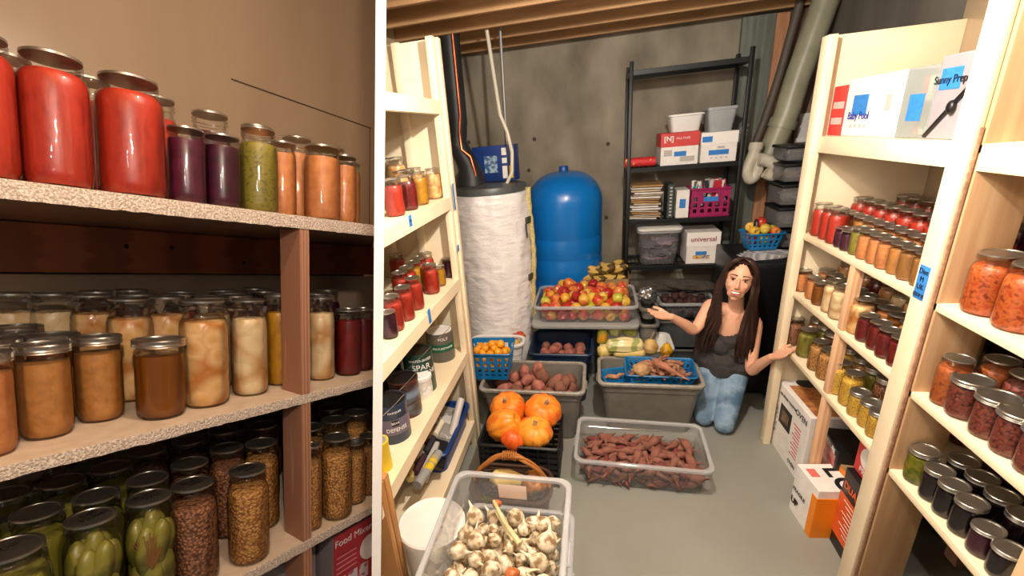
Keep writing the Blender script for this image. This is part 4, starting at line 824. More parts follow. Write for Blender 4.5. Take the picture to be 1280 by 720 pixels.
M_maroon = mat('maroon_print', '8c2030', rough=.5); text_on(t, 'universal', .055, M_maroon, (0, -d_/2-.006, .205), (1, 0, 0), (0, 0, 1), bold=.0006)
face(t, w_, d_, -w_*.22, w_*.12, .075, .105, M_tape, 'tape_label'); face(t, w_, d_, -w_*.30, w_*.22, .045, .072, mat('multi_print', 'c03030', '3060c0', rough=.5, scale=60, c3='e8d060'), 'picture'); text_on(t, 'universal', .022, M_maroon, (w_*.42, -d_/2-.006, .06), (0, 0, 1), (-1, 0, 0))
# ------------------------------------------------------------------ totes behind the woman
bin_('storage_tote', 'clear grey bin of dark beets on the dark grey totes behind the woman', 'bin', .50, .93, 3.70, 4.02, .50, .64, M_clear, mat('grey_rim', '9aa0a2', rough=.4), taper=.03, clear=True)
bt = lumpy(.034, .034, .03, .12, 2, 3, mat('beet_skin', '4a2c26', '341e1c', rough=.8, scale=20), name='beet')
P, R = pack(44, .034, .54, .89, 3.73, 3.99, .505, seed=51); scatter('beet', 'beet', [bt], 'dark brown beet in the clear bin behind the woman', P, R, 'beets in the bin behind the woman', .033)
for i, (z0_, z1_) in enumerate(((0, .245), (.25, .495))): bin_('storage_tote', ['dark grey tote on the floor behind the woman', 'dark grey tote stacked under the bin of beets'][i], 'tote', .49, .94, 3.68, 4.03, z0_, z1_, M_dgray_tote, M_dgray_tote, taper=.02)
o = obj('cloth_sack', lumpy(.24, .09, .05, .3, 2.5, 9, mat('dark_sackcloth', '4a443e', '38332e', rough=.95, scale=30), sub=4, name='sack')); p = onY(848, 352, 4.0); o.matrix_world = T(.72, 3.97, .705, 0, 0, .05); tag(o, 'dark grey brown sack draped over the back of the beet bin', 'sack')
bin_('storage_tote', 'grey tote beside the apple bin with a foil packet on it', 'tote', .325, .475, 3.40, 3.75, 0, .58, M_gray_tote, M_gray_tote, taper=.01, handles=False)
o = obj('foil_packet', lumpy(.075, .05, .06, .35, 3, 2, mat('crumpled_foil', 'c8c8c8', 'a8a8a8', rough=.25, metal=.9, scale=20, bump=.5), sub=4, name='foil')); o.matrix_world = T(.40, 3.62, .74, 0, 0, .2); tag(o, 'crumpled silver foil packet on the tote beside the apples', 'packet'); 
bin_('storage_tote', 'small grey tote stacked under the foil packet', 'tote', .33, .475, 3.48, 3.78, .582, .68, M_gray_tote, M_gray_tote, taper=.01, handles=False)
# ------------------------------------------------------------------ black refrigerator with papers and basket
fr = thing('refrigerator', 'black refrigerator behind the woman, between the rack and the right shelving', 'refrigerator', T(0, 0, 0)); fx0 = .955
obj('cabinet', MB().bbox((fx0, 3.42, .02), (1.58, 4.04, 1.03), .008).mesh('fridge_cabinet', M_blk), fr); obj('door', MB().bbox((fx0, 3.36, .06), (1.58, 3.415, 1.02), .008).mesh('fridge_door', mat('black_enamel', '0c0d0f', rough=.3)), fr); obj('handle', MB().bbox((1.50, 3.335, .55), (1.53, 3.36, .90), .006).mesh('fridge_handle', M_blk), fr)
for q in range(5): o = obj('paper_sheet', MB().bbox((-.12, -.09, 0), (.12, .09, .003), .001).mesh('paper_sheet', mat('printed_paper', 'd8d6d6', '9a9ca0', rough=.6, scale=22, contrast=(.45, .5)), False)); p = onZ(948+q*2, 319-q, 1.035); o.matrix_world = T(max(p.x, fx0+.13), 3.60+q*.01, 1.032+q*.005, .2-q*.15); tag(o, 'printed sheet in the loose stack of papers on the refrigerator, some curling', 'paper', 'papers on the refrigerator')
p = onZ(941, 308, 1.06); bkx = p.x+.03
basket('plastic_basket', 'blue plastic basket of apples with a black handle on the refrigerator', 'basket', .24, .20, .12, T(bkx, 3.74, 1.062, .1), M_bluep)
bh = obj('carry_handle', MB().tube([(bkx-.05+.0*t, 3.72+.09*math.cos(t)*.3, 1.18+.09*math.sin(t)) for t in np.linspace(0, PI, 12)], .010, 6).mesh('carry_handle', M_blk)); bh.parent = [c for c in col.objects if c.name.startswith('plastic_basket') and c.get('label', '').startswith('blue plastic basket of apples')][0]; bh.matrix_parent_inverse = bh.parent.matrix_world.inverted()
P, R = pack(14, .034, bkx-.10, bkx+.10, 3.66, 3.82, 1.10, seed=61); scatter('apple', 'apple', APL, [n+' in the blue basket on the refrigerator' for n in APN], P, R, [n+'s in the blue basket on the refrigerator' for n in APN], .036)
# ------------------------------------------------------------------ drain pipes
M_pvc = mat('grey_green_pvc', '9d9c84', '8c8b74', rough=.4, scale=8); M_pvcw = mat('white_pvc', 'c9c4b4', 'b8b3a2', rough=.35, scale=10)
yp = 4.25
def PP(*uv, y=yp): return [onY(a, b_, y) for a, b_ in uv]
dp = thing('drain_pipe', 'thick grey green drain pipe slanting down at the back right', 'pipe', T(0, 0, 0))
pts = PP((996, 100), (983, 143), (961, 195), (956, 210)); pts = [Vector((pts[0].x+.16, yp, 2.9))]+pts; obj('pipe', MB().tube(pts, .085, 24).mesh('drain_pipe', M_pvc), dp); a, b_ = pts[2], pts[3]; c0 = a.lerp(b_, .12); c1 = a.lerp(b_, .32); obj('coupling', MB().tube([c0, c1], .096, 24).mesh('coupling', M_pvc), dp)
tr_ = thing('drain_trap', 'white looping drain trap hanging below the grey drain pipe', 'pipe', T(0, 0, 0))
obj('trap', MB().tube(catm(PP((945, 178), (943, 190), (938, 202), (934, 214), (938, 224), (945, 217), (949, 203), (951, 192), y=4.10)), .042, 16).mesh('trap', M_pvcw), tr_)
obj('elbow', MB().tube(catm(PP((949, 199), (957, 200), (967, 205), (972, 212), (966, 219), (957, 215), y=4.03)), .044, 16).mesh('elbow', M_pvcw), tr_)
obj('collar', MB().tube(PP((944, 187), (946, 178), y=4.10), .050, 16).mesh('collar', M_pvcw), tr_)
tag(obj('pipe', MB().tube([Vector((onY(975, 92, 4.38).x+.1, 4.38, 2.9))]+PP((975, 92), (956, 150), (945, 178), y=4.38), .030, 12).mesh('pipe', mat('dark_conduit', '5a5148', rough=.6))), 'thin dark pipe behind the white drain trap', 'pipe')
o = obj('tag_card', MB().bbox((-.03, -.003, -.05), (.03, .003, .05), .002).mesh('tag_card', mat('speckled_tag', 'b8b4ac', '5c5a56', rough=.5, scale=60, contrast=(.48, .52)), False)); p = onY(931, 160, 4.54); o.matrix_world = T(p.x, 4.546, p.z, 0, 0, .1); tag(o, 'small speckled tag hanging beside the rack post', 'tag')
# ------------------------------------------------------------------ clear drawer tower by the far post
dt = thing('drawer_tower', 'tower of clear plastic drawers with dark rims behind the far shelf post', 'drawers', T(0, 0, 0))
M_dr = mat_glass('drawer_plastic', 'd8dce0', refl=.4, rough=.15, haze=.3, hazec='a8a8a8'); zs = [1.035, 1.18, 1.34, 1.50, 1.64, 1.76]; x0 = onY(972, 280, 3.75).x; 
for q in range(5):
    z_ = zs[q]; h_ = zs[q+1]-zs[q]-.02
    d1_ = obj('drawer', MB().bbox((x0, 3.75, z_+.02), (x0+.26, 4.05, z_+h_), .01).mesh('drawer', M_dr), dt); o = obj('drawer_rim', MB().bbox((x0-.008, 3.742, z_+h_), (x0+.268, 4.058, z_+h_+.02), .004).mesh('drawer_rim', M_blk), d1_)
    cl_ = obj('drawer_contents', lumpy(.09, .10, .05, .3, 2.5, q, mat('drawer_stuff_%d' % (q % 3), ['9a8078', '78706c', 'a89c94'][q % 3], ['b89890', '8c8480', 'c0b4ac'][q % 3], rough=.9, scale=14), name='drawer_contents')); cl_.parent = d1_; cl_.location = (x0+.13, 3.9, z_+.07)
for q in range(3):
    o = obj('electrical_box', MB().bbox((-.035, -.02, -.05), (.035, .02, .05), .006).mesh('electrical_box', M_white)); p = onY([1003, 1006, 1000][q], [165, 150, 180][q], 4.44); o.matrix_world = T(p.x, 4.439, p.z); tag(o, ['white electrical box on the brown board left of the far post', 'white electrical box above the other two by the far post', 'lowest white electrical box by the far post'][q], 'electrical box')
o = obj('tape_note', MB().bbox((-.05, -.001, -.05), (.05, .001, .06), .0005).mesh('tape_note', M_tape, False)); p = onY(996, 196, 4.45); o.matrix_world = T(p.x, 4.4588, p.z); tag(o, 'blue tape note on the brown board left of the far post', 'note')
# ------------------------------------------------------------------ boxes under the right shelves
def cbox(name, label, cx, cy, w_, d_, h_, rz, m, z=0.): t = thing(name, label, 'box', T(cx, cy, z, rz)); obj('box_body', MB().bbox((-w_/2, -d_/2, 0), (w_/2, d_/2, h_), .003).mesh('box_body', m, False), t); return t
t = cbox('appliance_box', 'tall white appliance box with a black oven picture under the far shelves', 1.30, 2.66, .36, .42, .44, .05, M_white); X0 = -.1815
obj('picture', MB().box((X0, -.02, .20), (X0+.001, .13, .33)).mesh('picture', M_blk, False), t); obj('picture', MB().box((X0-.0008, .01, .23), (X0, .10, .30)).mesh('oven_window', mat('warm_window', '8a6a50', '4a3a30', rough=.4, scale=20), False), t)
obj('printed_text', MB().box((X0, .15, .10), (X0+.001, .19, .30)).mesh('printed_text', mat('small_print', '8c8a88', 'e8e4e0', rough=.6, scale=60, contrast=(.48, .52)), False), t)
for q in range(10): obj('printed_line', MB().box((X0, -.14, .30-q*.022), (X0+.001, -.05-.03*((q*7) % 3)*.5, .306-q*.022)).mesh('printed_line', M_redcard, False), t)
text_on(t, 'OVEN', .05, M_ink, (X0-.001, -.12, .385), (0, -1, 0), (0, 0, 1)); text_on(t, 'AIR FRYER TOASTER', .024, M_ink, (X0-.001, .05, .385), (0, -1, 0), (0, 0, 1)); text_on(t, 'OVEN', .034, M_ink, (X0-.001, -.10, .05), (0, -1, 0), (0, 0, 1))
obj('top_picture', MB().box((-.15, -.19, .4405), (.15, .14, .4415)).mesh('top_picture', mat('fries_print', 'c88a50', '8a4a28', rough=.5, scale=24), False), t); obj('top_badge', MB().lathe([(.05, .442), (.001, .443)], 20, Matrix.Translation((-.05, .165, 0)), cap=(True, False)).mesh('top_badge', M_blk), t)
t = cbox('appliance_box', 'black and red box leaning behind the white appliance box under the shelves', 1.36, 2.30, .36, .22, .40, -.1, M_blk)
obj('picture', MB().box((-.181, -.09, .20), (-.18, .09, .36)).mesh('picture', mat('red_food_print', 'b02a2a', 'd8b0a0', rough=.5, scale=14), False), t); text_on(t, 'PRESSURE', .035, M_white, (-.182, .0, .375), (0, -1, 0), (0, 0, 1))
t = cbox('appliance_box', 'dark green and orange box lying behind the white and orange box', 1.31, 2.22, .40, .22, .17, .1, M_grn, .0)
t2 = cbox('appliance_box', 'tan box with an orange label on the dark green box', 1.36, 2.21, .34, .2, .16, .12, M_kraft, .172)
obj('label_print', MB().box((-.171, -.08, .04), (-.17, .02, .15)).mesh('label_print', M_org, False), t2); obj('label_print', MB().box((-.171, .03, .02), (-.17, .09, .15)).mesh('label_print', M_grn, False), t2); text_on(t2, 'ICM', .04, M_ink, (0, -.101, .08), (1, 0, 0), (0, 0, 1))
t = cbox('appliance_box', 'white cardboard box with bold black letters and orange end, on the aisle floor', 1.135, 2.155, .20, .20, .29, .12, M_white); t.location.x = 1.128
obj('orange_end', MB().bbox((-.1005, -.1035, .0), (.1005, -.10, .245), .001).mesh('orange_end', mat('bright_orange_card', 'ef8d12', 'e88410', rough=.5), False), t); obj('orange_flap', MB().bbox((-.103, -.103, 0), (-.10, -.06, .245), .0008).mesh('orange_flap', MATS['bright_orange_card'], False), t)
text_on(t, 'LG', .15, M_ink, (.045, -.02, .2915), (0, -1, 0), (1, 0, 0), bold=.003); obj('red_mark', MB().box((-.08, .0, .2905), (-.04, .06, .2912)).mesh('red_mark', mat('pale_red_print', 'd87068'), False), t)
text_on(t, 'FRAGILE', .03, M_ink, (-.1035, .035, .15), (0, -1, 0), (0, 0, 1)); text_on(t, 'UP', .05, M_ink, (-.1035, .06, .08), (0, -1, 0), (0, 0, 1), bold=.002)
t = cbox('appliance_box', 'black and orange upright box with white print, beside the near shelf post', 1.225, 1.965, .19, .165, .44, .0, M_blk)
obj('orange_panel', MB().box((-.0962, -.085, .07), (-.0955, .085, .31)).mesh('orange_panel', mat('red_orange_card', 'e0602a', 'd4561f', rough=.5), False), t); obj('orange_front', MB().box((-.0955, -.0862, .07), (.0955, -.0855, .31)).mesh('orange_front', MATS['red_orange_card'], False), t)
for q in range(9): obj('printed_line', MB().box((-.097, -.06, .285-q*.022), (-.0963, .04-.02*(q % 3), .289-q*.022)).mesh('printed_line', M_white, False), t)
text_on(t, 'DUAL', .05, MATS['red_orange_card'], (-.097, .0, .36), (0, -1, 0), (0, 0, 1), bold=.001)
t = cbox('appliance_box', 'red box with a mixer picture stacked on the black and orange box', 1.25, 1.965, .19, .165, .2, .0, M_redcard, .442)
obj('picture', MB().lathe([(.05, 0), (.05, .001), (.0, .001)], 20, face_frame((-.096, .0, .10), (0, -1, 0), (0, 0, 1)), cap=(True, False)).mesh('picture', M_white), t); text_on(t, 'PRO', .04, M_white, (-.097, 0, .03), (0, -1, 0), (0, 0, 1))
for n_, (x, y, z, lab) in enumerate(((1.34, 2.47, .0, 'a'),)): pass
# under the near shelf: metal can, dark green jug
cn = thing('metal_can', 'dented pale metal can with a rim on the floor under the black jars', 'can', T(1.35, 1.26, 0)); obj('body', MB().lathe([(.16, 0), (.165, .01), (.165, .2), (.168, .205), (.165, .21), (.165, .40)], 40).mesh('can_body', mat('weathered_zinc', '8c8878', '5c5a4e', rough=.6, metal=.3, scale=7, contrast=(.4, .7))), cn); obj('rim', MB().tube([(.168*math.cos(a), .168*math.sin(a), .405) for a in np.linspace(0, 2*PI, 40)[:-1]], .007, 6, closed=True).mesh('can_rim', mat('brass_rim', '9a8a6a', rough=.4, metal=.5)), cn)
jg = thing('storage_jug', 'dark green round jug on the floor behind the near shelf post', 'jug', T(1.27, 1.50, 0)); obj('body', MB().lathe([(.09, 0), (.11, .02), (.115, .14), (.10, .22), (.05, .27), (.03, .28)], 28).mesh('jug_body', mat('dark_green_glass', '2a3a34', rough=.25)), jg); obj('cap', MB().lathe([(.033, .275), (.033, .31), (.0, .312)], 16).mesh('jug_cap', M_blk), jg)
tag(obj('wood_block', MB().bbox((1.30, 1.60, .36), (1.58, 1.66, .42), .003).mesh('wood_block', mat('dark_old_wood', '5a3c2c', rough=.8))), 'dark wooden batten under the shelf of black jars', 'batten')
# ------------------------------------------------------------------ boxes on top of the right unit
zt_ = SH[0]
def topbox(label, ua, ub, h_, m, name='storage_box', dep=.3, x=XR+.05):
    a = onX(ua, 176, x); c_ = onX(ub, 182, x); y0, y1 = min(a.y, c_.y), max(a.y, c_.y); t = thing(name, label, 'box', T(x+dep/2, (y0+y1)/2, zt_+.001)); obj('box_body', MB().bbox((-dep/2, -(y1-y0)/2, 0), (dep/2, (y1-y0)/2, h_), .004).mesh('box_body', m, False), t); return t, y1-y0, dep
def side(t, dep, y0, y1, z0, z1, m, name='label_print'): return obj(name, MB().box((-dep/2-.0015, y0, z0), (-dep/2-.0005, y1, z1)).mesh(name, m, False), t)
t, w_, dd = topbox('small red box at the far end of the top right shelf', 1032, 1049, .22, M_redcard); side(t, dd, -w_*.35, w_*.35, .05, .08, mat('grey_print', 'b8b4ae')); side(t, dd, -w_*.35, w_*.35, .12, .15, MATS['grey_print'])
t, w_, dd = topbox('white box with blue tape handwriting on the top right shelf', 1049, 1086, .24, M_white); side(t, dd, -w_*.22, w_*.24, .09, .17, M_tape, 'tape_label'); text_on(t, 'Baby Pool', .045, mat('blue_ink', '2030a0'), (-dd/2-.003, 0, .085), (0, -1, 0), (0, 0, 1))
for q in range(4): side(t, dd, -w_*.28+q*w_*.15, -w_*.22+q*w_*.15, .035, .05, MATS['grey_print'], 'printed_mark')
t, w_, dd = topbox('plain white box in the middle of the top right shelf', 1087, 1114, .24, mat('white_lid_card', 'f3f0ec')); side(t, dd, -.02, .02, .10, .16, MATS['grey_print'])
t, w_, dd = topbox('clear plastic bin with rolled papers and blue tape on the top right shelf', 1116, 1152, .24, mat_glass('clear_box_side', 'e8ecee', refl=.4, rough=.1, haze=.45, hazec='b8c0bc'), 'storage_bin'); side(t, dd, -w_*.25, w_*.22, .06, .15, M_tape, 'tape_label')
for q in range(7): o = obj('paper_roll', MB().tube([(0, 0, 0), (0, 0, .2)], .012, 10).mesh('paper_roll', mat('roll_%d' % (q % 3), ['c86a50', 'd8d0b8', '88a0a0'][q % 3], rough=.7))); o.matrix_world = T(t.location.x-.1+.02*(q % 2), t.location.y-.05+q*.017, zt_+.01); tag(o, 'thin paper roll standing in the clear bin on the top right shelf', 'paper roll', 'rolls in the clear bin on the top right shelf')
t, w_, dd = topbox('grey box with a black strap and blue tape by the near post, top shelf', 1154, 1206, .26, mat('lavender_grey_card', '9a969c', '918d93', rough=.6)); side(t, dd, -w_*.05, w_*.42, .155, .22, M_tape, 'tape_label'); text_on(t, 'Sunny Prep', .035, M_ink, (-dd/2-.003, w_*.18, .185), (0, -1, 0), (0, 0, 1)); side(t, dd, -w_*.48, -w_*.30, .0, .12, M_white)
obj('strap', MB().tube([(-dd/2-.004, w_*.48, .01), (-dd/2-.006, 0, .10), (-dd/2-.006, -w_*.05, .11), (-dd/2-.004, -w_*.48, .19)], .007, 6).mesh('strap', M_blk), t); obj('strap_buckle', MB().ball((-dd/2-.010, -.01, .10), (.010, .018, .022), 2).mesh('strap_buckle', M_blk), t)
tag(obj('dark_trunk', MB().bbox((XR+.06, 1.25, zt_+.001), (XR+.4, 1.60, zt_+.3), .01).mesh('dark_trunk', mat('dark_brown_trunk', '2c2228', rough=.6))), 'dark trunk on the top shelf right of the near post', 'trunk')
# ------------------------------------------------------------------ cans and boxes on the left shelves
z3 = LZ[3]
def can(label, uc, vb, r, h, col_, lidc, x_in, cat='paint can', bail=True, band=None, name='paint_can'):
    x = XL-.04-r-x_in; p = onX(uc, vb, x+r*.6); t = thing(name, label, cat, T(x, p.y, z3)); obj('body', MB().lathe([(r*.98, 0), (r, .004), (r, h-.01), (r+.002, h-.006), (r+.002, h), (r-.006, h)], 36, cap=(True, False)).mesh('can_body', col_), t)
    obj('lid', MB().lathe([(r-.004, h-.002), (r-.006, h+.002), (r-.014, h+.001), (r-.016, h-.004), (.001, h-.004)], 36, cap=(False, False)).mesh('can_lid', lidc), t)
    if bail: obj('bail_handle', MB().tube([((r+.002)*math.cos(a), (r+.002)*math.sin(a)*.98, h*.8-.07*math.sin((a-PI*.5)/1)*(1 if True else 0)) for a in np.linspace(-PI, 0, 16)], .0018, 5).mesh('bail_handle', M_lid), t)
    return t, r, h
def wraptext(t, r, s, size, m, z, a0=-.45, name='lettering'):
    """lettering bent round the can"""
    me = text_mesh(name, s, size, m)
    for v in me.vertices: a = a0+v.co.x/r; y = v.co.y; k = v.co.z; v.co = Vector(((r+.0012+k)*math.cos(a), (r+.0012+k)*math.sin(a), z+y))
    return obj(name, me, t)
def wrapband(t, r, z0, z1, m, a0=-PI, a1=PI, name='label_band'):
    b = MB(); A = np.linspace(a0, a1, 40); vs = [((r+.0008)*math.cos(a), (r+.0008)*math.sin(a), z) for z in (z0, z1) for a in A]; b.add(vs, [(i, i+1, 40+i+1, 40+i) for i in range(39)]); return obj(name, b.mesh(name, m), t)
M_silver = mat('tin', 'b8b8b4', rough=.3, metal=.7)
t, r, h = can('white and grey can with a dark green band beside the green can', 563, 452, .085, .19, mat('grey_can_label', '6c6862', '605c56', rough=.4), M_white, .02); wrapband(t, r, .07, .12, M_grn); wraptext(t, r, 'POLY', .026, M_white, .155, -1.0); wraptext(t, r, 'POLYURETHANE', .018, M_white, .095, -1.05)
t, r, h = can('dark green can with white lettering on the third left shelf', 537, 477, .083, .235, mat('dark_green_can', '0d4a38', '0b4030', rough=.35), mat('dark_lid', '2c2622', rough=.5), .02); wraptext(t, r, 'WATER-BASED', .020, M_white, .205, -1.0); wraptext(t, r, 'SPAR', .046, M_white, .165, -1.0); wraptext(t, r, 'URETHANE', .034, M_white, .128, -1.0); wraptext(t, r, 'SATIN', .02, M_white, .09, -1.0)
t, r, h = can('short white tub with a stepped lid between the green and the landscape can', 537, 503, .062, .115, M_wplastic, M_wplastic, .015, 'tub', False, name='plastic_tub'); obj('stepped_lid', MB().lathe([(.066, .108), (.066, .125), (.05, .128), (.05, .14), (.03, .142), (.001, .142)], 30, cap=(False, False)).mesh('stepped_lid', M_wplastic), t); wrapband(t, r, .03, .075, mat('small_print_band', 'c8c8c8', 'f0f0f0', rough=.5, scale=60), -1.2, .4)
t, r, h = can('tall can with a landscape picture and a black lid behind the blue can', 522, 525, .075, .20, mat('landscape_print', '98b8d8', '6a3428', rough=.4, scale=7, c3='3a2420', stretch=(.3, .3, 1.6)), M_blk, .02)
t, r, h = can('large blue grey paint can at the near end of the third left shelf', 508, 560, .083, .195, mat('blue_grey_can', '2c3e5e', '26364f', rough=.35), mat('glossy_dark_lid', '2a2a2c', rough=.2, metal=.3), .005); wrapband(t, r, .05, .13, mat('mauve_band', '6c6478', rough=.4)); wraptext(t, r, 'DEFENSE', .026, M_white, .075, -.85); wrapband(t, r, .095, .125, M_blk, -1.1, -.7, 'logo_patch'); wraptext(t, r, 'BEAR', .016, M_white, .11, -.9); wraptext(t, r, 'MARQUEE', .014, M_white, .165, -.85)
t, r, h = can('small yellow spray can at the near end of the third left shelf', 489, 600, .04, .14, mat('yellow_can', 'e8c81c', rough=.4), M_silver, .0, 'spray can', False, name='spray_can')
t, r, h = can('white bucket with a red label at the back of the third left shelf', 553, 440, .085, .26, M_wplastic, M_wplastic, .2, 'bucket', name='plastic_bucket'); wrapband(t, r, .10, .17, M_red, -1.2, .2)
t, r, h = can('dark can behind the tall landscape can', 500, 480, .08, .18, M_blk, M_blk, .2)
# bottom shelf things on the left
zb = LZ[4]
def lx(uu, vv, x): p = onX(uu, vv, x); return p
for (nm, lab, cat, x, y, w_, d_, h_, rz, tilt, m) in (
 ('packet', 'white plastic wrapped packet with a long dark edge on the bottom left shelf', 'packet', -1.0, 2.35, .26, .34, .05, .15, .32, mat('white_wrap', 'dcdad6', '9a9894', rough=.3, scale=12, contrast=(.5, .54))),
 ('paint_tray', 'dark tray holding brushes and rollers on the bottom left shelf', 'tray', -.98, 2.12, .26, .34, .04, .2, .35, M_blk),
 ('paper_carton', 'open white carton with a red mark on the bottom left shelf', 'carton', -.93, 1.98, .10, .30, .05, .1, .2, mat('grey_white_carton', 'b8b6b2', 'c8c6c2', rough=.5))):
    o = obj(nm, MB().bbox((-w_/2, -d_/2, 0), (w_/2, d_/2, h_), .006).mesh(nm, m)); o.matrix_world = T(x, y, zb+.12, rz, 0, tilt); tag(o, lab, cat)
for q in range(8):
    c_ = ['e8e0c8', 'b89878', '6a2430', '2c2c34', 'd8d4cc', '8a6a4a', '44202c', 'c8b070'][q]; o = obj('roller_sleeve', MB().tube([(0, -.07, 0), (0, .07, 0)], .02, 12).mesh('roller_sleeve', mat('sleeve_'+c_, c_, rough=.7))); o.matrix_world = T(-.92-.03*(q % 3), 2.22-.055*q, zb+.19, .3*(q % 3), 0, .3); tag(o, 'small roller or brush in the dark tray, %s of its row' % ORD[q], 'paint roller')
ct_ = bin_('storage_tote', 'blue plastic tote on the floor in front of the bottom left shelf', 'tote', -.995, -.815, 2.02, 2.60, zb+.001, zb+.15, mat('royal_blue_plastic', '153f86', '103674', rough=.4), taper=.01, handles=False)
o = obj('caulk_tube', MB().tube([(-.87, 1.72, zb+.20), (-.84, 1.98, zb+.20)], .026, 16).mesh('caulk_tube', mat('yellow_grey_label', 'e0c030', '9a9c9c', rough=.4, scale=9, contrast=(.45, .5), stretch=(.3, 2, .3)))); tag(o, 'yellow and grey sealant tube lying on the edge of the bottom left shelf', 'sealant tube')
o = obj('caulk_tube', MB().tube([(-.86, 2.25, zb+.10), (-.83, 2.45, zb+.26)], .024, 16).mesh('caulk_tube', mat('pale_label', 'c8c4c0', 'a83040', rough=.4, scale=9, contrast=(.6, .62)))); tag(o, 'pale sealant tube standing in the blue tote', 'sealant tube')
o = obj('garden_stake', MB().bbox((XL-.03, 1.46, .34), (XL-.01, 1.60, .37), .003).mesh('stake', M_white)); bpy.data.objects.remove(o)
# ------------------------------------------------------------------ the kneeling woman
def catmull(pts, k=5):
    pts = [Vector(p) for p in pts]; out = []; n = len(pts)
    for i in range((n-1)*k+1):
        f = i/k; j = min(int(f), n-2); a = f-j; p0 = pts[max(j-1, 0)]; p1 = pts[j]; p2 = pts[j+1]; p3 = pts[min(j+2, n-1)]
        out.append(.5*((2*p1)+(-p0+p2)*a+(2*p0-5*p1+4*p2-p3)*a*a+(-p0+3*p1-3*p2+p3)*a**3))
    return out
def lerp_list(r, k=5):
    n = len(r); return [r[min(int(i/k), n-2)]*(1-(i/k-min(int(i/k), n-2)))+r[min(int(i/k), n-2)+1]*(i/k-min(int(i/k), n-2)) for i in range((n-1)*k+1)]
def limb(mb, pts, rad, n=16, k=5):
    P = catmull(pts, k); R_ = lerp_list(rad, k); mb.tube(P, R_, n); mb.ball(P[0], R_[0], 2); mb.ball(P[-1], R_[-1], 2)
def remeshed(mb, name, m, vox, smooth=2, keep=None, push=0.):
    me = mb.mesh(name, m); o = bpy.data.objects.new(name, me); col.objects.link(o); r = o.modifiers.new('r', 'REMESH'); r.mode = 'VOXEL'; r.voxel_size = vox; r.use_smooth_shade = True
    if smooth: s = o.modifiers.new('s', 'SMOOTH'); s.iterations = smooth; s.factor = .5
    dg = bpy.context.evaluated_depsgraph_get(); me2 = bpy.data.meshes.new_from_object(o.evaluated_get(dg)); bpy.data.objects.remove(o)
    if keep or push:
        bm = bmesh.new(); bm.from_mesh(me2); bm.normal_update()
        if keep: bmesh.ops.delete(bm, geom=[v for v in bm.verts if not keep(v.co)], context='VERTS')
        if push:
            for v in bm.verts: v.co += v.normal*push
        bm.to_mesh(me2); bm.free()
    me2.materials.clear(); me2.materials.append(m); me2.shade_smooth(); return me2
M_skin = mat('skin', 'e6b294', 'dca488', rough=.5, scale=6, sss=.12); M_hair = mat('dark_brown_hair', '20110d', '341c14', rough=.42, scale=40, stretch=(1, 1, .12), coat=.15, bump=.3)
M_tank_top = mat('charcoal_jersey', '3f3c3c', '383535', rough=.85, scale=30, bump=.1); M_jean = mat('washed_denim', '7090ae', '506f8e', rough=.85, scale=7, c3='8ba6be', bump=.2, bscale=90)
wm = thing('person', 'kneeling person with long dark hair, charcoal tank top and jeans, arms spread', 'person', T(.85, 3.05, 0))
Hc = onY(924, 350, 3.03)
fw = (Vector(CAM)-Hc).normalized(); up = Vector(RW @ np.array([.27, .97, 0.])); up = (up-fw*up.dot(fw)).normalized(); fw2 = (fw-up*.10).normalized(); up = (up-fw2*up.dot(fw2)).normalized(); rt = up.cross(fw2)
HM = Matrix((rt, up, fw2)).transposed().to_4x4(); HM.translation = Hc
HS = 1.10
def H(x, y, z): return HM @ (Vector((x, y, z))*HS)
sL = onY(889, 382, 3.11); sR = onY(943, 405, 3.07); nk_ = onY(919, 394, 3.09); chest = onY(912, 428, 3.12); waist = onY(908, 455, 3.15); pel = Vector((.865, 3.17, .36))
hL = Vector((.79, 3.18, .39)); hR = Vector((.93, 3.14, .37)); kL = Vector((.735, 2.985, .07)); kR = Vector((.845, 2.905, .07)); aL = Vector((.80, 3.36, .05)); aR = Vector((.97, 3.27, .05))
eL = onY(868, 412, 2.98); wL = onY(839, 396, 2.87); eR = onY(939, 462, 2.98); wR = onY(965, 446, 2.80)
lat = (sR-sL).normalized(); upb = ((sL+sR)/2-pel).normalized(); frt = lat.cross(upb); frt = -frt if frt.y > 0 else frt
def torso(mb, e=0.):
    def el(c, rx, ry, rz, n=3):
        M = Matrix((lat, frt, upb)).transposed().to_4x4(); b = MB().ball((0, 0, 0), (rx+e, ry+e, rz+e), n); mb.add([M @ Vector(v)+c for v in b.v], b.f)
    el(pel+upb*.02, .165, .105, .11); el(pel+upb*.12, .140, .095, .11); el(waist+upb*.02, .125, .085, .10); el(chest-upb*.03, .145, .095, .12); el(chest+upb*.05, .15, .09, .11)
    for s in (-1, 1): el(chest+lat*s*.062+frt*.062-upb*.015, .062, .055, .06, 2)
    limb(mb, [chest+upb*.06, (sL+sR)/2-upb*.01], [.10+e, .07+e]); 
b = MB(); torso(b)
limb(b, [sL.lerp(sR, .18), sL, sL.lerp(eL, .45), eL, eL.lerp(wL, .4), wL], [.050, .047, .040, .034, .033, .022])
limb(b, [sR.lerp(sL, .18), sR, sR.lerp(eR, .45), eR, eR.lerp(wR, .4), wR], [.050, .047, .041, .034, .034, .022])
limb(b, [sL, (sL+sR)/2+upb*.015, sR], [.04, .05, .04])
limb(b, [nk_-upb*.03, nk_+upb*.02, H(0, -.06, -.02)], [.058, .046, .046])
limb(b, [hL, hL.lerp(kL, .5), kL], [.085, .075, .052]); limb(b, [hR, hR.lerp(kR, .5), kR], [.085, .075, .052]); limb(b, [kL, aL.lerp(kL, .5), aL], [.048, .05, .032]); limb(b, [kR, aR.lerp(kR, .5), aR], [.048, .05, .032])
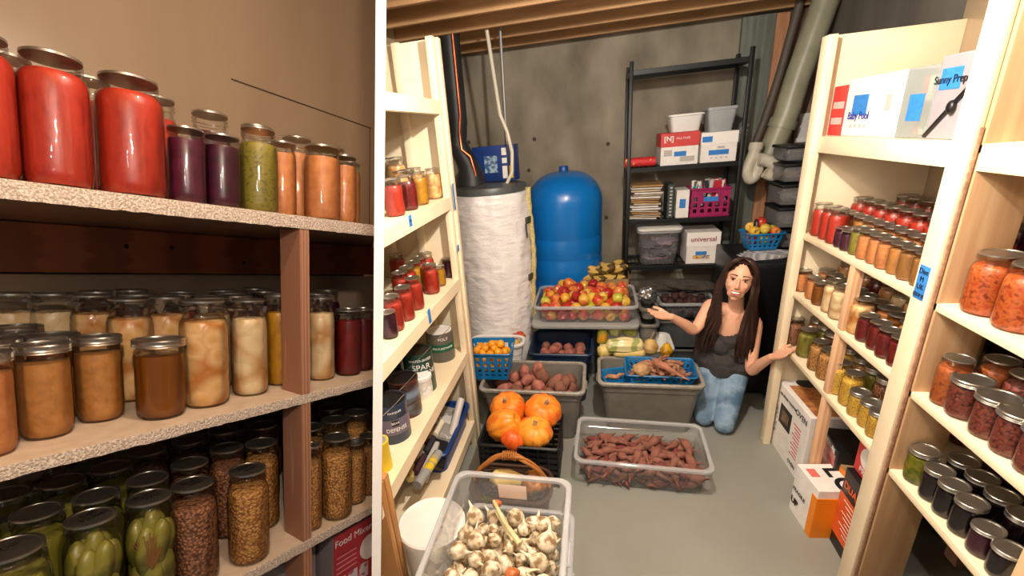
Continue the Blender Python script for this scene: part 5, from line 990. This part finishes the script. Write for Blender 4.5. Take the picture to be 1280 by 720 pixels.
# head
def hb(x, y, z, rx, ry, rz, n=3): q = MB().ball((0, 0, 0), (rx, ry, rz), n); b.add([H(v[0]+x, v[1]+y, v[2]+z) for v in q.v], q.f)
hb(0, .030, -.015, .073, .088, .088); hb(0, -.012, .022, .064, .080, .062); hb(0, -.050, .028, .047, .058, .050); hb(0, -.098, .046, .022, .016, .022, 2)
for s in (-1, 1): hb(s*.030, -.024, .056, .023, .024, .022, 2); hb(s*.071, .002, -.012, .009, .026, .016, 2); hb(s*.031, .026, .073, .020, .008, .012, 2); hb(s*.010, -.038, .094, .008, .006, .008, 2); hb(s*.025, -.074, .034, .020, .022, .024, 2)
b.tube([H(0, .015, .082), H(0, -.010, .094), H(0, -.030, .104), H(0, -.038, .100)], [.007*HS, .008*HS, .011*HS, .008*HS], 10)
for (y_, r_) in ((-.055, .0060), (-.076, .0065)): b.tube([H(x, y_+(6.5 if y_ < -.07 else 4.)*x*x, .087-9*x*x) for x in np.linspace(-.026, .026, 9)], [r_*HS*.5]+[r_*HS]*7+[r_*HS*.5], 8)
def hand(W, tip, pn, thumb_s, curl=.18):
    d = (tip-W).normalized(); n = (pn-d*pn.dot(d)).normalized(); s = n.cross(d)*thumb_s; Lh = .172
    K = []
    for i, (o_, l_) in enumerate(((.030, .070), (.010, .078), (-.010, .073), (-.029, .058))):
        k_ = W+d*(.088-.004*abs(i-1))+s*o_; b.tube([W+s*o_*.5, W.lerp(k_, .5)+s*o_*.15, k_], [.014, .015, .0115], 10)
        sp = (d+s*o_*3.2).normalized(); p1 = k_+sp*l_*.45+n*l_*curl*.2; p2 = k_+sp*l_*.78+n*l_*curl*.7; p3 = k_+sp*l_*.98+n*l_*curl*1.2
        b.tube([k_, p1, p2, p3], [.0098, .0088, .0080, .0064], 10); b.ball(p3, .0066, 2)
    t0 = W+d*.022+s*.018; t1 = W+d*.052+s*.048+n*.010; t2 = W+d*.078+s*.060+n*.014; t3 = W+d*.100+s*.066+n*.014
    b.tube([t0, t1, t2, t3], [.017, .013, .0105, .0078], 10); b.ball(t3, .0078, 2)
tipL = onY(807, 392, 2.80); tipR = onY(994, 440, 2.68); cu = Vector(RW @ np.array([0, 1, 0.])); cb_ = Vector(RW @ np.array([0, 0, 1.]))
hand(wL, tipL, cu*.8+cb_*.6, 1 if False else -1, .15); hand(wR, tipR, cb_*.9+cu*.45, 1, .12)
body = remeshed(b, 'body', M_skin, .0045, 2); obj('body', body).parent = wm
def att(o): o.parent = wm; o.matrix_parent_inverse = wm.matrix_world.inverted(); return o
wm_children = [c for c in wm.children]
for c in wm_children: c.matrix_parent_inverse = Matrix.Translation((-.85, -3.05, 0))
# tank top
tb = MB(); torso(tb, .010); limb(tb, [sL.lerp(sR, .25), (sL+sR)/2-upb*.0, sR.lerp(sL, .25)], [.055, .060, .055]); limb(tb, [pel+upb*.02, pel+upb*.1], [.15, .14]); limb(tb, [hL+upb*.05-lat*.01, hR+upb*.05+lat*.01], [.118, .118])
mid = (sL+sR)/2
def keep_top(p):
    q = p-mid; a = q.dot(lat); h_ = q.dot(upb); f_ = q.dot(frt)
    if h_ < -.46: return False
    if (p-(sL-lat*.02)).length < .085 or (p-(sR+lat*.02)).length < .085: return False
    if abs(a) > .105 and h_ > -.075: return False
    if f_ > -.02 and h_ > -.105+9*a*a*.9: return False
    if f_ <= -.02 and h_ > -.05+4*a*a: return False
    return p.z > .352
att(obj('tank_top', remeshed(tb, 'tank_top', M_tank_top, .006, 4, keep_top, .003)))
jb = MB()
for (h_, k_, a_) in ((hL, kL, aL), (hR, kR, aR)): limb(jb, [h_+upb*.03, h_.lerp(k_, .45), k_], [.100, .086, .063]); limb(jb, [k_, k_.lerp(a_, .5), a_], [.060, .060, .046])
torso(jb, .004)
att(obj('jeans', remeshed(jb, 'jeans', M_jean, .008, 3, lambda p: (p-mid).dot(upb) < -.34, .002)))
for (a_, k_) in ((aL, kL), (aR, kR)): d_ = (a_-k_).normalized(); fb = MB(); limb(fb, [a_, a_+d_*.08+Vector((0, 0, -.005)), a_+d_*.18+Vector((0, 0, -.01))], [.034, .036, .026]); att(obj('shoe', fb.mesh('shoe', M_blk)))
# face details
def hp_(name, mb, m): return att(obj(name, mb.mesh(name, m)))
M_eye = mat('eye_white', 'f0e8e2', rough=.2); M_iris = mat('brown_iris', '2a1812', rough=.15); M_lip = mat('lip_rose', 'a84c48', rough=.4); M_teeth = mat('teeth', 'f4efe8', rough=.3)
for s in (-1, 1):
    e = MB().ball(H(s*.030, .006, .073), .0088*HS, 3); ey = hp_('eye', e, M_eye); i_ = hp_('iris', MB().ball(H(s*.030, .0055, .0790), .0064*HS, 2), M_iris)
    hp_('eyelid', MB().tube([H(s*.030+x, .0095+.004*(1-(x/.015)**2), .0835-12*x*x) for x in np.linspace(-.015, .015, 9)], [.001]+[.0026]*7+[.001], 6), M_hair)
    hp_('eyebrow', MB().tube([H(s*(.030+x), .028+.004*(1-(x/.02)**2), .083-14*(x+.004)**2) for x in np.linspace(-.019, .022, 9)], [.001]+[.0034]*6+[.002, .001], 6), M_hair)
hp_('teeth', MB().tube([H(x, -.0645+6*x*x, .0885-10*x*x) for x in np.linspace(-.021, .021, 9)], [.002]+[.0056]*7+[.002], 8), M_teeth)
hp_('upper_lip', MB().tube([H(x, -.0565+5.*x*x, .0925-10*x*x) for x in np.linspace(-.026, .026, 9)], [.001]+[.0030]*7+[.001], 8), M_lip)
hp_('lower_lip', MB().tube([H(x, -.0745+9.*x*x, .0915-10*x*x) for x in np.linspace(-.024, .024, 9)], [.001]+[.0036]*7+[.001], 8), M_lip)
# hair: scalp cap and long locks in one surface
rs = random.Random(12); hm = MB()
q = MB().ball((0, 0, 0), (.083, .097, .096), 4); keepf = []
vs = [Vector((v[0], v[1]+.030, v[2]-.020)) for v in q.v]
ok = [not (v.z > .018 and v.y < .098-1.2*abs(v.x) and abs(v.x) < .070) and v.y > -.06 for v in vs]
hm.add([H(*v) for v in vs], [f for f in q.f if all(ok[i] for i in f)])
for sd in (-1, 1):
    for i in range(64):
        t = i/63; z0_ = .062-.15*t; x_ = .074+.010*rs.random()+(.010 if t > .2 else 0); jx = rs.uniform(-1, 1)
        a = [H(sd*.004, .122-.25*abs(z0_-.0)*0-(.03 if z0_ > .05 else 0), z0_*.7), H(sd*.040, .108-(.006 if t < .1 else 0), z0_*.95), H(sd*(.071+.004*rs.random()), .055, z0_*.78), H(sd*x_, -.015, z0_*.55-.01), H(sd*(x_+.006), -.075, z0_*.5-.012)]
        if sd < 0: e1 = onY(893+8*jx-3*t, 398, 3.00+.05*t); e2 = onY(884+12*jx, 416, 2.99+.05*t); e3 = onY(879+11*jx, 434+rs.uniform(-8, 6), 3.00+.04*t)
        else: e1 = onY(936+7*jx+3*t, 400, 2.985+.05*t); e2 = onY(932+11*jx, 425, 2.97+.05*t); e3 = onY(929+12*jx, 448+rs.uniform(-10, 6), 2.98+.04*t)
        P = catmull(a+[e1, e2, e3], 4); n_ = len(P); R_ = [.006+.007*min(1, k/6) if k < n_-8 else .013*(1-(k-(n_-8))/8.5) for k in range(n_)]
        P = [p+Vector((noise.noise(p*9+Vector((i, 0, 0))), noise.noise(p*9+Vector((0, i, 0))), 0))*.007*min(1, k/10) for k, p in enumerate(P)]
        hm.tube(P, R_, 6)
att(obj('hair', hm.mesh('hair', M_hair)))
# ------------------------------------------------------------------ the close-up shelf bay on the far side of the white end panel
LM = Matrix([[0.346791, -0.93618, 0.057471, -0.93618], [0.894708, 0.348573, 0.279275, 0.348573], [-0.281484, -0.04543, 0.95849, 1.95457], [0, 0, 0, 1]])
U1, U2, U3 = .1098, -.3346, -.7289; U1b, U2b, U3b = .0793, -.3571, -.7540; DEP = .70
def lat_(u, v, D=None, U=None):
    """photo ray met with a plane of the bay: D = distance into the shelf, U = height"""
    o = LM.inverted() @ Vector(CAM); r = LM.inverted().to_3x3() @ Vector(wray(u, v)); k = ((D-o.y)/r.y) if D is not None else ((U-o.z)/r.z); return o+r*k
def put_in(o): o.matrix_world = LM @ o.matrix_world; return o
def lmat(L, D, U, rz=0, s=1.): return LM @ T(L, D, U, rz, s=s)
M_rough = mat('rough_painted_board_edge', 'f4e6d8', 'bca898', rough=.95, scale=260, bump=1.5, contrast=(.36, .6), detail=6); M_top = mat('cream_board_top', 'd8c4ac', 'cdb79e', rough=.75, scale=30, bump=.25)
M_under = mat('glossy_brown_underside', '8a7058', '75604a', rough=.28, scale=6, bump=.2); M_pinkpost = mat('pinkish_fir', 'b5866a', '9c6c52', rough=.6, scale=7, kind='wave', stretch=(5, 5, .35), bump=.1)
M_stain = mat('red_brown_stained_plank', 'b0623a', '94502c', rough=.4, scale=5, kind='wave', stretch=(.3, 1, 3), bump=.15); M_bk = mat('tan_back_panel', 'b39d84', 'a58f76', rough=.3, scale=3, bump=.35, bscale=6, stretch=(1, 1, .2))
bay = thing('shelving_unit', 'rough edged shelving bay seen close up left of the white end panel', 'shelves', LM)
L0, L1 = -.45, 1.60
def lbox(name, a, b, m, r=.002): return obj(name, MB().bbox(a, b, r).mesh(name, m, False), bay)
def wedge(name, U0_, U1_, D0, D1, m):
    """board whose far end follows the slanting end panel"""
    e = lambda D: .9395+.905*D
    vs = []
    for z in (U0_, U1_): vs += [(L0, D0, z), (e(D0), D0, z), (e(D1), D1, z), (L0, D1, z)]
    return obj(name, MB().add(vs, [(0,3,2,1),(4,5,6,7),(0,1,5,4),(1,2,6,5),(2,3,7,6),(3,0,4,7)]).mesh(name, m, False), bay)
for zt2, zb2 in ((U1, U1b), (U2, U2b), (U3, U3b)):
    b = MB(); 
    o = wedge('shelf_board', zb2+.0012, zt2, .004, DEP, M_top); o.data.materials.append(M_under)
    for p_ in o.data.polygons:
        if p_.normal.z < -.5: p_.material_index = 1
    # rough front edge with a broken lower lip
    n = 260; vs = []; fs = []
    for i in range(n+1):
        x = L0+(.9395-L0)*i/n
        for (d, z) in ((.006, zt2), (.0, zt2-.001), (-.001+.0015*noise.noise(Vector((x*90, 3, zt2))), (zt2+zb2)/2), (.0+.0015*noise.noise(Vector((x*120, 9, 0))), zb2+.0022*noise.noise(Vector((x*55, 1, zt2)))), (.010, zb2+.0015)): vs.append((x, d, z))
    for i in range(n):
        for k in range(4): fs.append((i*5+k, (i+1)*5+k, (i+1)*5+k+1, i*5+k+1))
    obj('board_edge', MB().add(vs, fs).mesh('board_edge', M_rough), bay)['label'] = 'rough chipped front edge'
obj('back_panel', MB().add([(L0, DEP, -1.3), (1.59, DEP, -1.3), (1.59, DEP, -.058), (L0, DEP, -.058), (L0, DEP+.01, -1.3), (1.59, DEP+.01, -1.3), (1.59, DEP+.01, -.058), (L0, DEP+.01, -.058)], [(0,1,2,3),(4,7,6,5),(0,4,5,1),(3,2,6,7)]).mesh('back_panel', M_bk, False), bay)
lbox('back_panel', (L0, DEP, -.052), (1.59, DEP+.01, 1.6), M_bk)
lbox('back_plank', (L0, DEP-.03, -.052), (1.56, DEP-.002, .079), M_stain)['label'] = 'stained red brown plank across the back'
for (uu, vv) in ((158, 308), (215, 310), (305, 329)):
    p = lat_(uu, vv, D=DEP-.031); kn = MB().lathe([(.007, 0), (.005, -.0012), (.001, -.0015)], 14, Matrix.Translation(p) @ Euler((-PI/2, 0, 0)).to_matrix().to_4x4(), cap=(False, False)); obj('knot', kn.mesh('knot', mat('dark_knot', '2c140a', rough=.5)), bay)
s1 = lat_(408, 144, D=DEP-.001); s2 = lat_(465, 164, D=DEP-.001)
lbox('panel_seam', (s1.x-.4, DEP-.0015, s1.z+.008), (1.56, DEP-.0002, s1.z+.0135), mat('dark_seam', '4a3c30'))
lbox('panel_seam', (lat_(462, 170, D=DEP-.001).x, DEP-.0015, U1), (lat_(462, 170, D=DEP-.001).x+.004, DEP-.0002, s1.z+.008), MATS['dark_seam'])
pL = .7212
for (a, b_) in ((U2, U1b), (U3, U2b), (-1.45, U3b)): lbox('post', (pL-.0265, .002, a), (pL, .085, b_), M_pinkpost, .0015)
# white end panel: runs away from the camera, so only its front edge shows
e0 = lat_(473, 400, D=0); dr = (LM.inverted().to_3x3() @ Vector(wray(473, 400))); dr.z = 0; cl = LM.inverted() @ Vector(CAM); dr.normalize(); nr = Vector((dr.y, -dr.x, 0))
f0 = Vector((cl.x, cl.y, 0))+dr*.80; f1 = Vector((cl.x, cl.y, 0))+dr*2.34
c0_ = RW.T @ (np.array(LM @ f0)-CAM); zdep = -c0_[2]; th = 14.0/FPX*zdep/2*.86
vs = []
for z in (-1.75, 1.75):
    for p_ in (f0-nr*th, f0+nr*th, f1+nr*th, f1-nr*th): vs.append(LM @ Vector((p_.x, p_.y, z)))
o = obj('wall_partition', MB().add(vs, [(0,3,2,1),(4,5,6,7),(0,1,5,4),(1,2,6,5),(2,3,7,6),(3,0,4,7)]).mesh('wall_partition', mat('white_melamine', 'fbfbfb', rough=.5), False)); o['kind'] = 'structure'
# wall behind the bay
o = obj('wall_left_bay', MB().box((-1.2, DEP+.03, -2.4), (1.55, DEP+.06, 1.9)).mesh('wall_left_bay', mat('dim_brown_wall', '6a5848', rough=.9), False)); put_in(o); o['kind'] = 'structure'; o.name = 'wall_side'
# ---- jars of the bay
def bj(kind, content, L, D, U, label, group, band=False, s=1., fill=.93, rz=None, sz=None):
    R = JP[kind][0]; return jar(kind, content, lmat(L, D, U, random.uniform(0, 6) if rz is None else rz, s if sz is None else (s, s, sz)), label, group, band, fill, 48)
GA = 'jars on the top board of the close-up bay'; GB = 'jars on the middle board of the close-up bay'; GC = 'jars on the lowest board of the close-up bay'
TB = 'top board of the close-up bay'
for (L, r, D, H, kind, c_, lab) in ((.1774, .045, .06, .215, 'bigred', 'tomato', 'large red tomato jar cut by the left edge, '), (.2679, .0478, .06, .215, 'bigred', 'tomato', 'large jar of red tomato sauce, second on the '), (.3765, .0535, .06, .215, 'bigred', 'tomato', 'embossed large red tomato jar beside the purple jars, '),
 (.4697, .0335, .055, .150, 'tallpint', 'purple', 'jar of purple jam right beside the red jars, '), (.5416, .0355, .055, .1526, 'tallpint', 'plum', 'darker jar of purple jam beside the green jar, '), (.628, .0415, .06, .1887, 'tallquart', 'relish', 'wide jar of olive green relish, '), (.718, .033, .105, .186, 'tallpint', 'carrot', 'jar of orange puree set back behind the green one, '), (.8049, .046, .06, .1892, 'tallpint', 'carrot', 'wide jar of orange puree with embossed glass, '), (.9025, .0335, .09, .19, 'tallpint', 'carrot', 'orange jar next to last before the white panel, '), (.965, .031, .14, .19, 'tallpint', 'applesauce', 'tan jar last before the white panel, ')):
    bj(kind, c_, L, D, U1+.0005, lab+TB if lab.endswith(', ') else lab+TB, GA, s=r/JP[kind][0], sz=H/JP[kind][1], fill=.97 if kind == 'bigred' else .95)
for i in range(7):
    bj('tallquart', ['tomato', 'tomato', 'tomato', 'plum', 'carrot', 'carrot', 'relish'][i], .20+.115*i+.03, .17, U1+.0005, 'jar behind the front row, place %d from the left, %s' % (i+1, TB), GA, s=.95)
MBn = 'middle board of the close-up bay'
for (L, D, r, H, kind, c_, band, lab) in ((.1614, .0795, .0345, .1704, 'bandpint', 'carrot', True, 'banded jar of pale orange puree at the left edge, '), (.2426, .1203, .0385, .1708, 'bandpint', 'applesauce', True, 'banded jar of tan applesauce, second from the left edge, '), (.3339, .1572, .0392, .1712, 'bandpint', 'applesauce', True, 'banded jar of applesauce left of the brown syrup, '), (.4182, .0896, .0450, .1638, 'bandpint', 'honey', True, 'banded jar of clear brown syrup, '),
 (.5157, .1052, .0495, .2408, 'tallquart', 'peach', False, 'tall jar of peach halves beside the syrup, '), (.6273, .115, .0420, .2368, 'tallquart', 'pear', False, 'tall jar of pale pear halves, '), (.7273, .1456, .034, .2451, 'tallquart', 'squashyellow', False, 'tall jar of yellow fruit left of the post, '), (.8363, .1108, .0381, .2367, 'tallquart', 'pear', False, 'tall jar of pale fruit right of the pink post, '), (.9244, .0988, .0384, .1979, 'tallpint', 'redberry', False, 'jar of dark red sauce right of the post, '), (.996, .115, .035, .1948, 'tallpint', 'redberry', False, 'jar of dark red sauce touching the white panel, ')):
    bj(kind, c_, L, D, U2+.0005, lab+MBn, GB, band, s=r/JP[kind][0], sz=H/JP[kind][1], fill=.9 if band else .93)
k = 0
for (L, D, kind, c_, band) in ((.155, .185, 'bandpint', 'applesauce', True), (.246, .31, 'bandpint', 'applesauce', True), (.20, .24, 'bandpint', 'carrot', True), (.285, .235, 'bandpint', 'applesauce', True), (.356, .52, 'tallquart', 'pear', False), (.407, .425, 'tallquart', 'peach', False), (.43, .27, 'tallquart', 'peach', False), (.52, .30, 'tallquart', 'peach', False), (.50, .42, 'tallquart', 'redberry', False), (.582, .37, 'tallquart', 'redberry', False), (.60, .24, 'tallquart', 'pear', False), (.68, .27, 'tallquart', 'redberry', False), (.72, .38, 'tallquart', 'pear', False), (.76, .50, 'tallquart', 'redberry', False), (.64, .50, 'tallquart', 'plum', False), (.85, .42, 'tallquart', 'plum', False), (.95, .36, 'tallquart', 'plum', False), (.93, .26, 'tallquart', 'redberry', False), (1.02, .24, 'tallpint', 'redberry', False), (1.08, .40, 'tallquart', 'plum', False), (1.05, .55, 'tallquart', 'plum', False), (.90, .56, 'tallquart', 'plum', False), (.29, .56, 'tallquart', 'pear', False), (.46, .57, 'tallquart', 'redberry', False), (.19, .40, 'bandpint', 'carrot', True), (.27, .42, 'bandpint', 'carrot', True), (.55, .60, 'tallquart', 'plum', False)):
    k += 1; bj(kind, c_, L, D, U2+.0005, 'dim jar of %s, number %d of those behind the front row, middle board' % (NAMES[c_], k), GB, band)
# lowest board
LBn = 'lowest board of the close-up bay'
for (L, D, c_, lab, s, sz) in ((.168, .048, 'pickle', 'large lidded pickle jar cut off by the lower left corner', 1.15, .237), (.5804, .0538, 'chickpea', 'tall jar of golden chickpeas just left of the lower post', 1.03, .2274), (.463, .068, 'pinto', 'tall jar of reddish beans right of the pickle jars', 1.05, .232), (.7355, .155, 'chickpea', 'jar of chickpeas partly hidden by the lower post', .85, .237), (.8365, .044, 'chickpea', 'tall full jar of golden chickpeas right of the lower post', .97, .2364), (.9198, .068, 'chickpea', 'short jar of chickpeas next to the tall full one', .80, .190), (.986, .075, 'chickpea', 'jar of chickpeas against the white panel', .75, .19)):
    if L == .7355: D = .045; L = .752; s = .62
    bj('tallquart', c_, L, D, U3+.0005, lab+', lowest board', GC, s=s, sz=sz/.237)
M_gherkin = mat('gherkin_skin', '86802a', '5a5418', rough=.35, scale=9, c3='9a923c', bump=.5, bscale=70, coat=.3); M_brine = mat_glass('green_brine', 'd8dc8a', refl=.2, rough=.05)
for (L, D, lab, dill) in ((.281, .062, 'pickle jar with a written lid, left of the dill jar', False), (.377, .064, 'pickle jar with a sprig of dried dill under the glass', True)):
    t = thing('mason_jar', lab+', lowest board', 'jar', lmat(L, D, U3+.0005, .3), GC); g_, l_, b_ = jar_mesh('tallquart', 48); obj('glass', g_, t); obj('lid', l_, t); 
    for q in range(7):
        a = q*2*PI/6; r_ = .0235 if q < 6 else .002; h0 = .055 if q < 6 else .07; 
        gk = MB().ball((0, 0, 0), (.0195, .0185, .052), 3, disp=lambda d: 1+.06*noise.noise(d*4+Vector((q, 0, 0)))); o = obj('gherkin', gk.mesh('gherkin', M_gherkin), t); o.matrix_local = T(r_*math.cos(a), r_*math.sin(a), h0+.012*(q % 3), 0, .12*math.sin(a), .12*math.cos(a))
        o = obj('gherkin', gk.mesh('gherkin', M_gherkin), t); o.matrix_local = T(r_*math.cos(a+.5), r_*math.sin(a+.5), h0+.085-.01*(q % 2), 0, -.14*math.sin(a), .1)
    if dill:
        dm = MB(); rs = random.Random(3); ca = Vector((cl.x-L, cl.y-D, 0)).normalized(); sd_ = Vector((-ca.y, ca.x, 0)); base = ca*.044+Vector((0, 0, .10))
        for q in range(22): a = -1.+2.*q/21; tip_ = base+sd_*math.sin(a)*.036*1.0-ca*(.006+.01*abs(a))+Vector((0, 0, .055+.02*rs.random()-.012*abs(a))); M_inv = Euler((0, 0, -.3)).to_matrix(); dm.tube([M_inv @ base, M_inv @ (base*.5+tip_*.5+ca*.002), M_inv @ tip_], .0009, 4); dm.ball(M_inv @ tip_, .002, 1)
        obj('dill_sprig', dm.mesh('dill_sprig', mat('dry_dill', '9a6a34', '7a4e22', rough=.7)), t)['label'] = 'brown sprig of dried dill'
k = 0
for (L, D, c_) in ((.228, .165, 'pickle'), (.317, .155, 'pickle'), (.411, .160, 'pickle'), (.297, .285, 'pickle'), (.386, .290, 'pickle'), (.476, .335, 'pinto'), (.505, .175, 'pinto'), (.607, .200, 'pinto'), (.68, .165, 'chickpea'), (.667, .337, 'garlicy'), (.57, .33, 'garlicy'), (.76, .29, 'garlicy'), (.84, .17, 'chickpea'), (.93, .17, 'garlicy'), (.88, .28, 'garlicy'), (1.0, .28, 'chickpea'), (1.02, .175, 'chickpea'), (.97, .40, 'pinto'), (1.09, .42, 'pinto'), (.86, .43, 'pinto'), (.75, .45, 'pinto'), (.62, .47, 'pinto'), (.5, .5, 'pickle'), (.38, .45, 'pickle'), (.21, .30, 'pickle'), (.27, .42, 'pickle'), (.14, .19, 'pickle'), (.16, .40, 'pickle')):
    k += 1; bj('tallquart', c_, L, D, U3+.0005, 'dark lidded jar of %s, number %d of those behind, lowest board' % (NAMES[c_], k), GC, False)
# handwriting on the nearest lids
for (L, D, s, tx) in ((.281, .062, .237, 'Dill\nPickles'), (.377, .064, .237, 'Pickles\n2021'), (.463, .068, .232, 'Beans\n2021'), (.5804, .0538, .2274, 'Chick\nPeas'), (.168, .048, .237, 'Dill')):
    for c in list(col.objects):
        if c.name.startswith('mason_jar') and c.type == 'EMPTY':
            q = LM.inverted() @ c.matrix_world.translation
            if abs(q.x-L) < .002 and abs(q.y-D) < .002 and abs(q.z-U3) < .01:
                me = text_mesh('handwriting', tx, .017, M_ink, extrude=.0002); h = obj('handwriting', me); h.parent = c
                h.matrix_parent_inverse = Matrix(); h.matrix_local = (c.matrix_world.inverted() @ LM @ face_frame((L, D, U3+s+.0022), (1, .30, 0), (-.30, 1, 0)))
# red and white carton under the lowest board
p0_ = lat_(430, 700, D=.06); UB = -1.12
cr = thing('carton', 'red, grey and white kitchen appliance carton under the lowest board by the white panel', 'box', lmat(.89, .16, UB, 0)); obj('box_body', MB().bbox((-.07, -.12, 0), (.10, .2, .33), .003).mesh('box_body', mat('grey_carton', '8c8488', rough=.5), False), cr)
obj('red_face', MB().box((-.07, -.1215, 0), (.10, -.1205, .33)).mesh('red_face', mat('carton_red', 'b83840', '9c2c36', rough=.5, scale=4), False), cr)
text_on(cr, 'Food Mixer', .03, M_white, (.005, -.1222, .300), (1, 0, 0), (0, 0, 1)); obj('round_picture', MB().lathe([(.040, 0), (.040, .001), (.001, .001)], 24, face_frame((.068, -.1222, .235), (1, 0, 0), (0, 0, 1)), cap=(True, False)).mesh('round_picture', M_white), cr)
for q in range(3): obj('square_picture', MB().bbox((-.060+.043*q, -.1228, .14), (-.024+.043*q, -.1218, .19), .0004).mesh('square_picture', mat('pale_photo_print', 'd8ccd0', 'a86068', rough=.5, scale=50, contrast=(.5, .56)), False), cr)
for q in range(4): obj('printed_line', MB().box((-.06, -.1224, .205+q*.016), (.015, -.1218, .209+q*.016)).mesh('printed_line', mat('pink_print', 'd89098'), False), cr)
mx = thing('carton', 'grey carton with a red stripe left of the kitchen appliance carton, lowest level', 'box', lmat(.70, .22, UB, 0)); obj('box_body', MB().bbox((-.09, -.12, 0), (.105, .2, .30), .003).mesh('box_body', mat('pale_grey_carton', '9c9498', '88807e', rough=.5, scale=8), False), mx); obj('red_stripe', MB().box((-.09, -.1215, .16), (.105, -.1205, .19)).mesh('red_stripe', MATS['carton_red'], False), mx)
wedge('bottom_board', UB-.025, UB-.001, .004, DEP, M_top)
# ------------------------------------------------------------------ light
def point(name, loc, w, r, c=(1, .93, .82)):
    l = bpy.data.lights.new(name, 'POINT'); l.energy = w; l.shadow_soft_size = r; l.color = c; o = bpy.data.objects.new(name, l); col.objects.link(o); o.location = loc; return o
point('bulb_and_fill', (.17, 1.5, 2.62), 120, .035, (1, .93, .83))
point('bulb_and_fill', (.1, -.5, 2.50), 8, .06, (1, .95, .88))  # weak fill added behind the camera, not a second bulb
point('bay_lamp_and_fill', LM @ Vector((.50, -.44, .72)), 13, .02, (1, .82, .64))
point('bay_lamp_and_fill', LM @ Vector((-.05, -1.12, .42)), 33, .02, (1, .84, .68))  # added frontal fill to brighten the lower boards, no lamp hangs here
w = bpy.data.worlds.new('world'); bpy.context.scene.world = w; w.use_nodes = True
w.node_tree.nodes['Background'].inputs[0].default_value = (1, .95, .9, 1); w.node_tree.nodes['Background'].inputs[1].default_value = .10
vs = bpy.context.scene.view_settings; vs.view_transform = 'Standard'; vs.look = 'None'; vs.gamma = 1; vs.use_curve_mapping = False; vs.exposure = 0.3
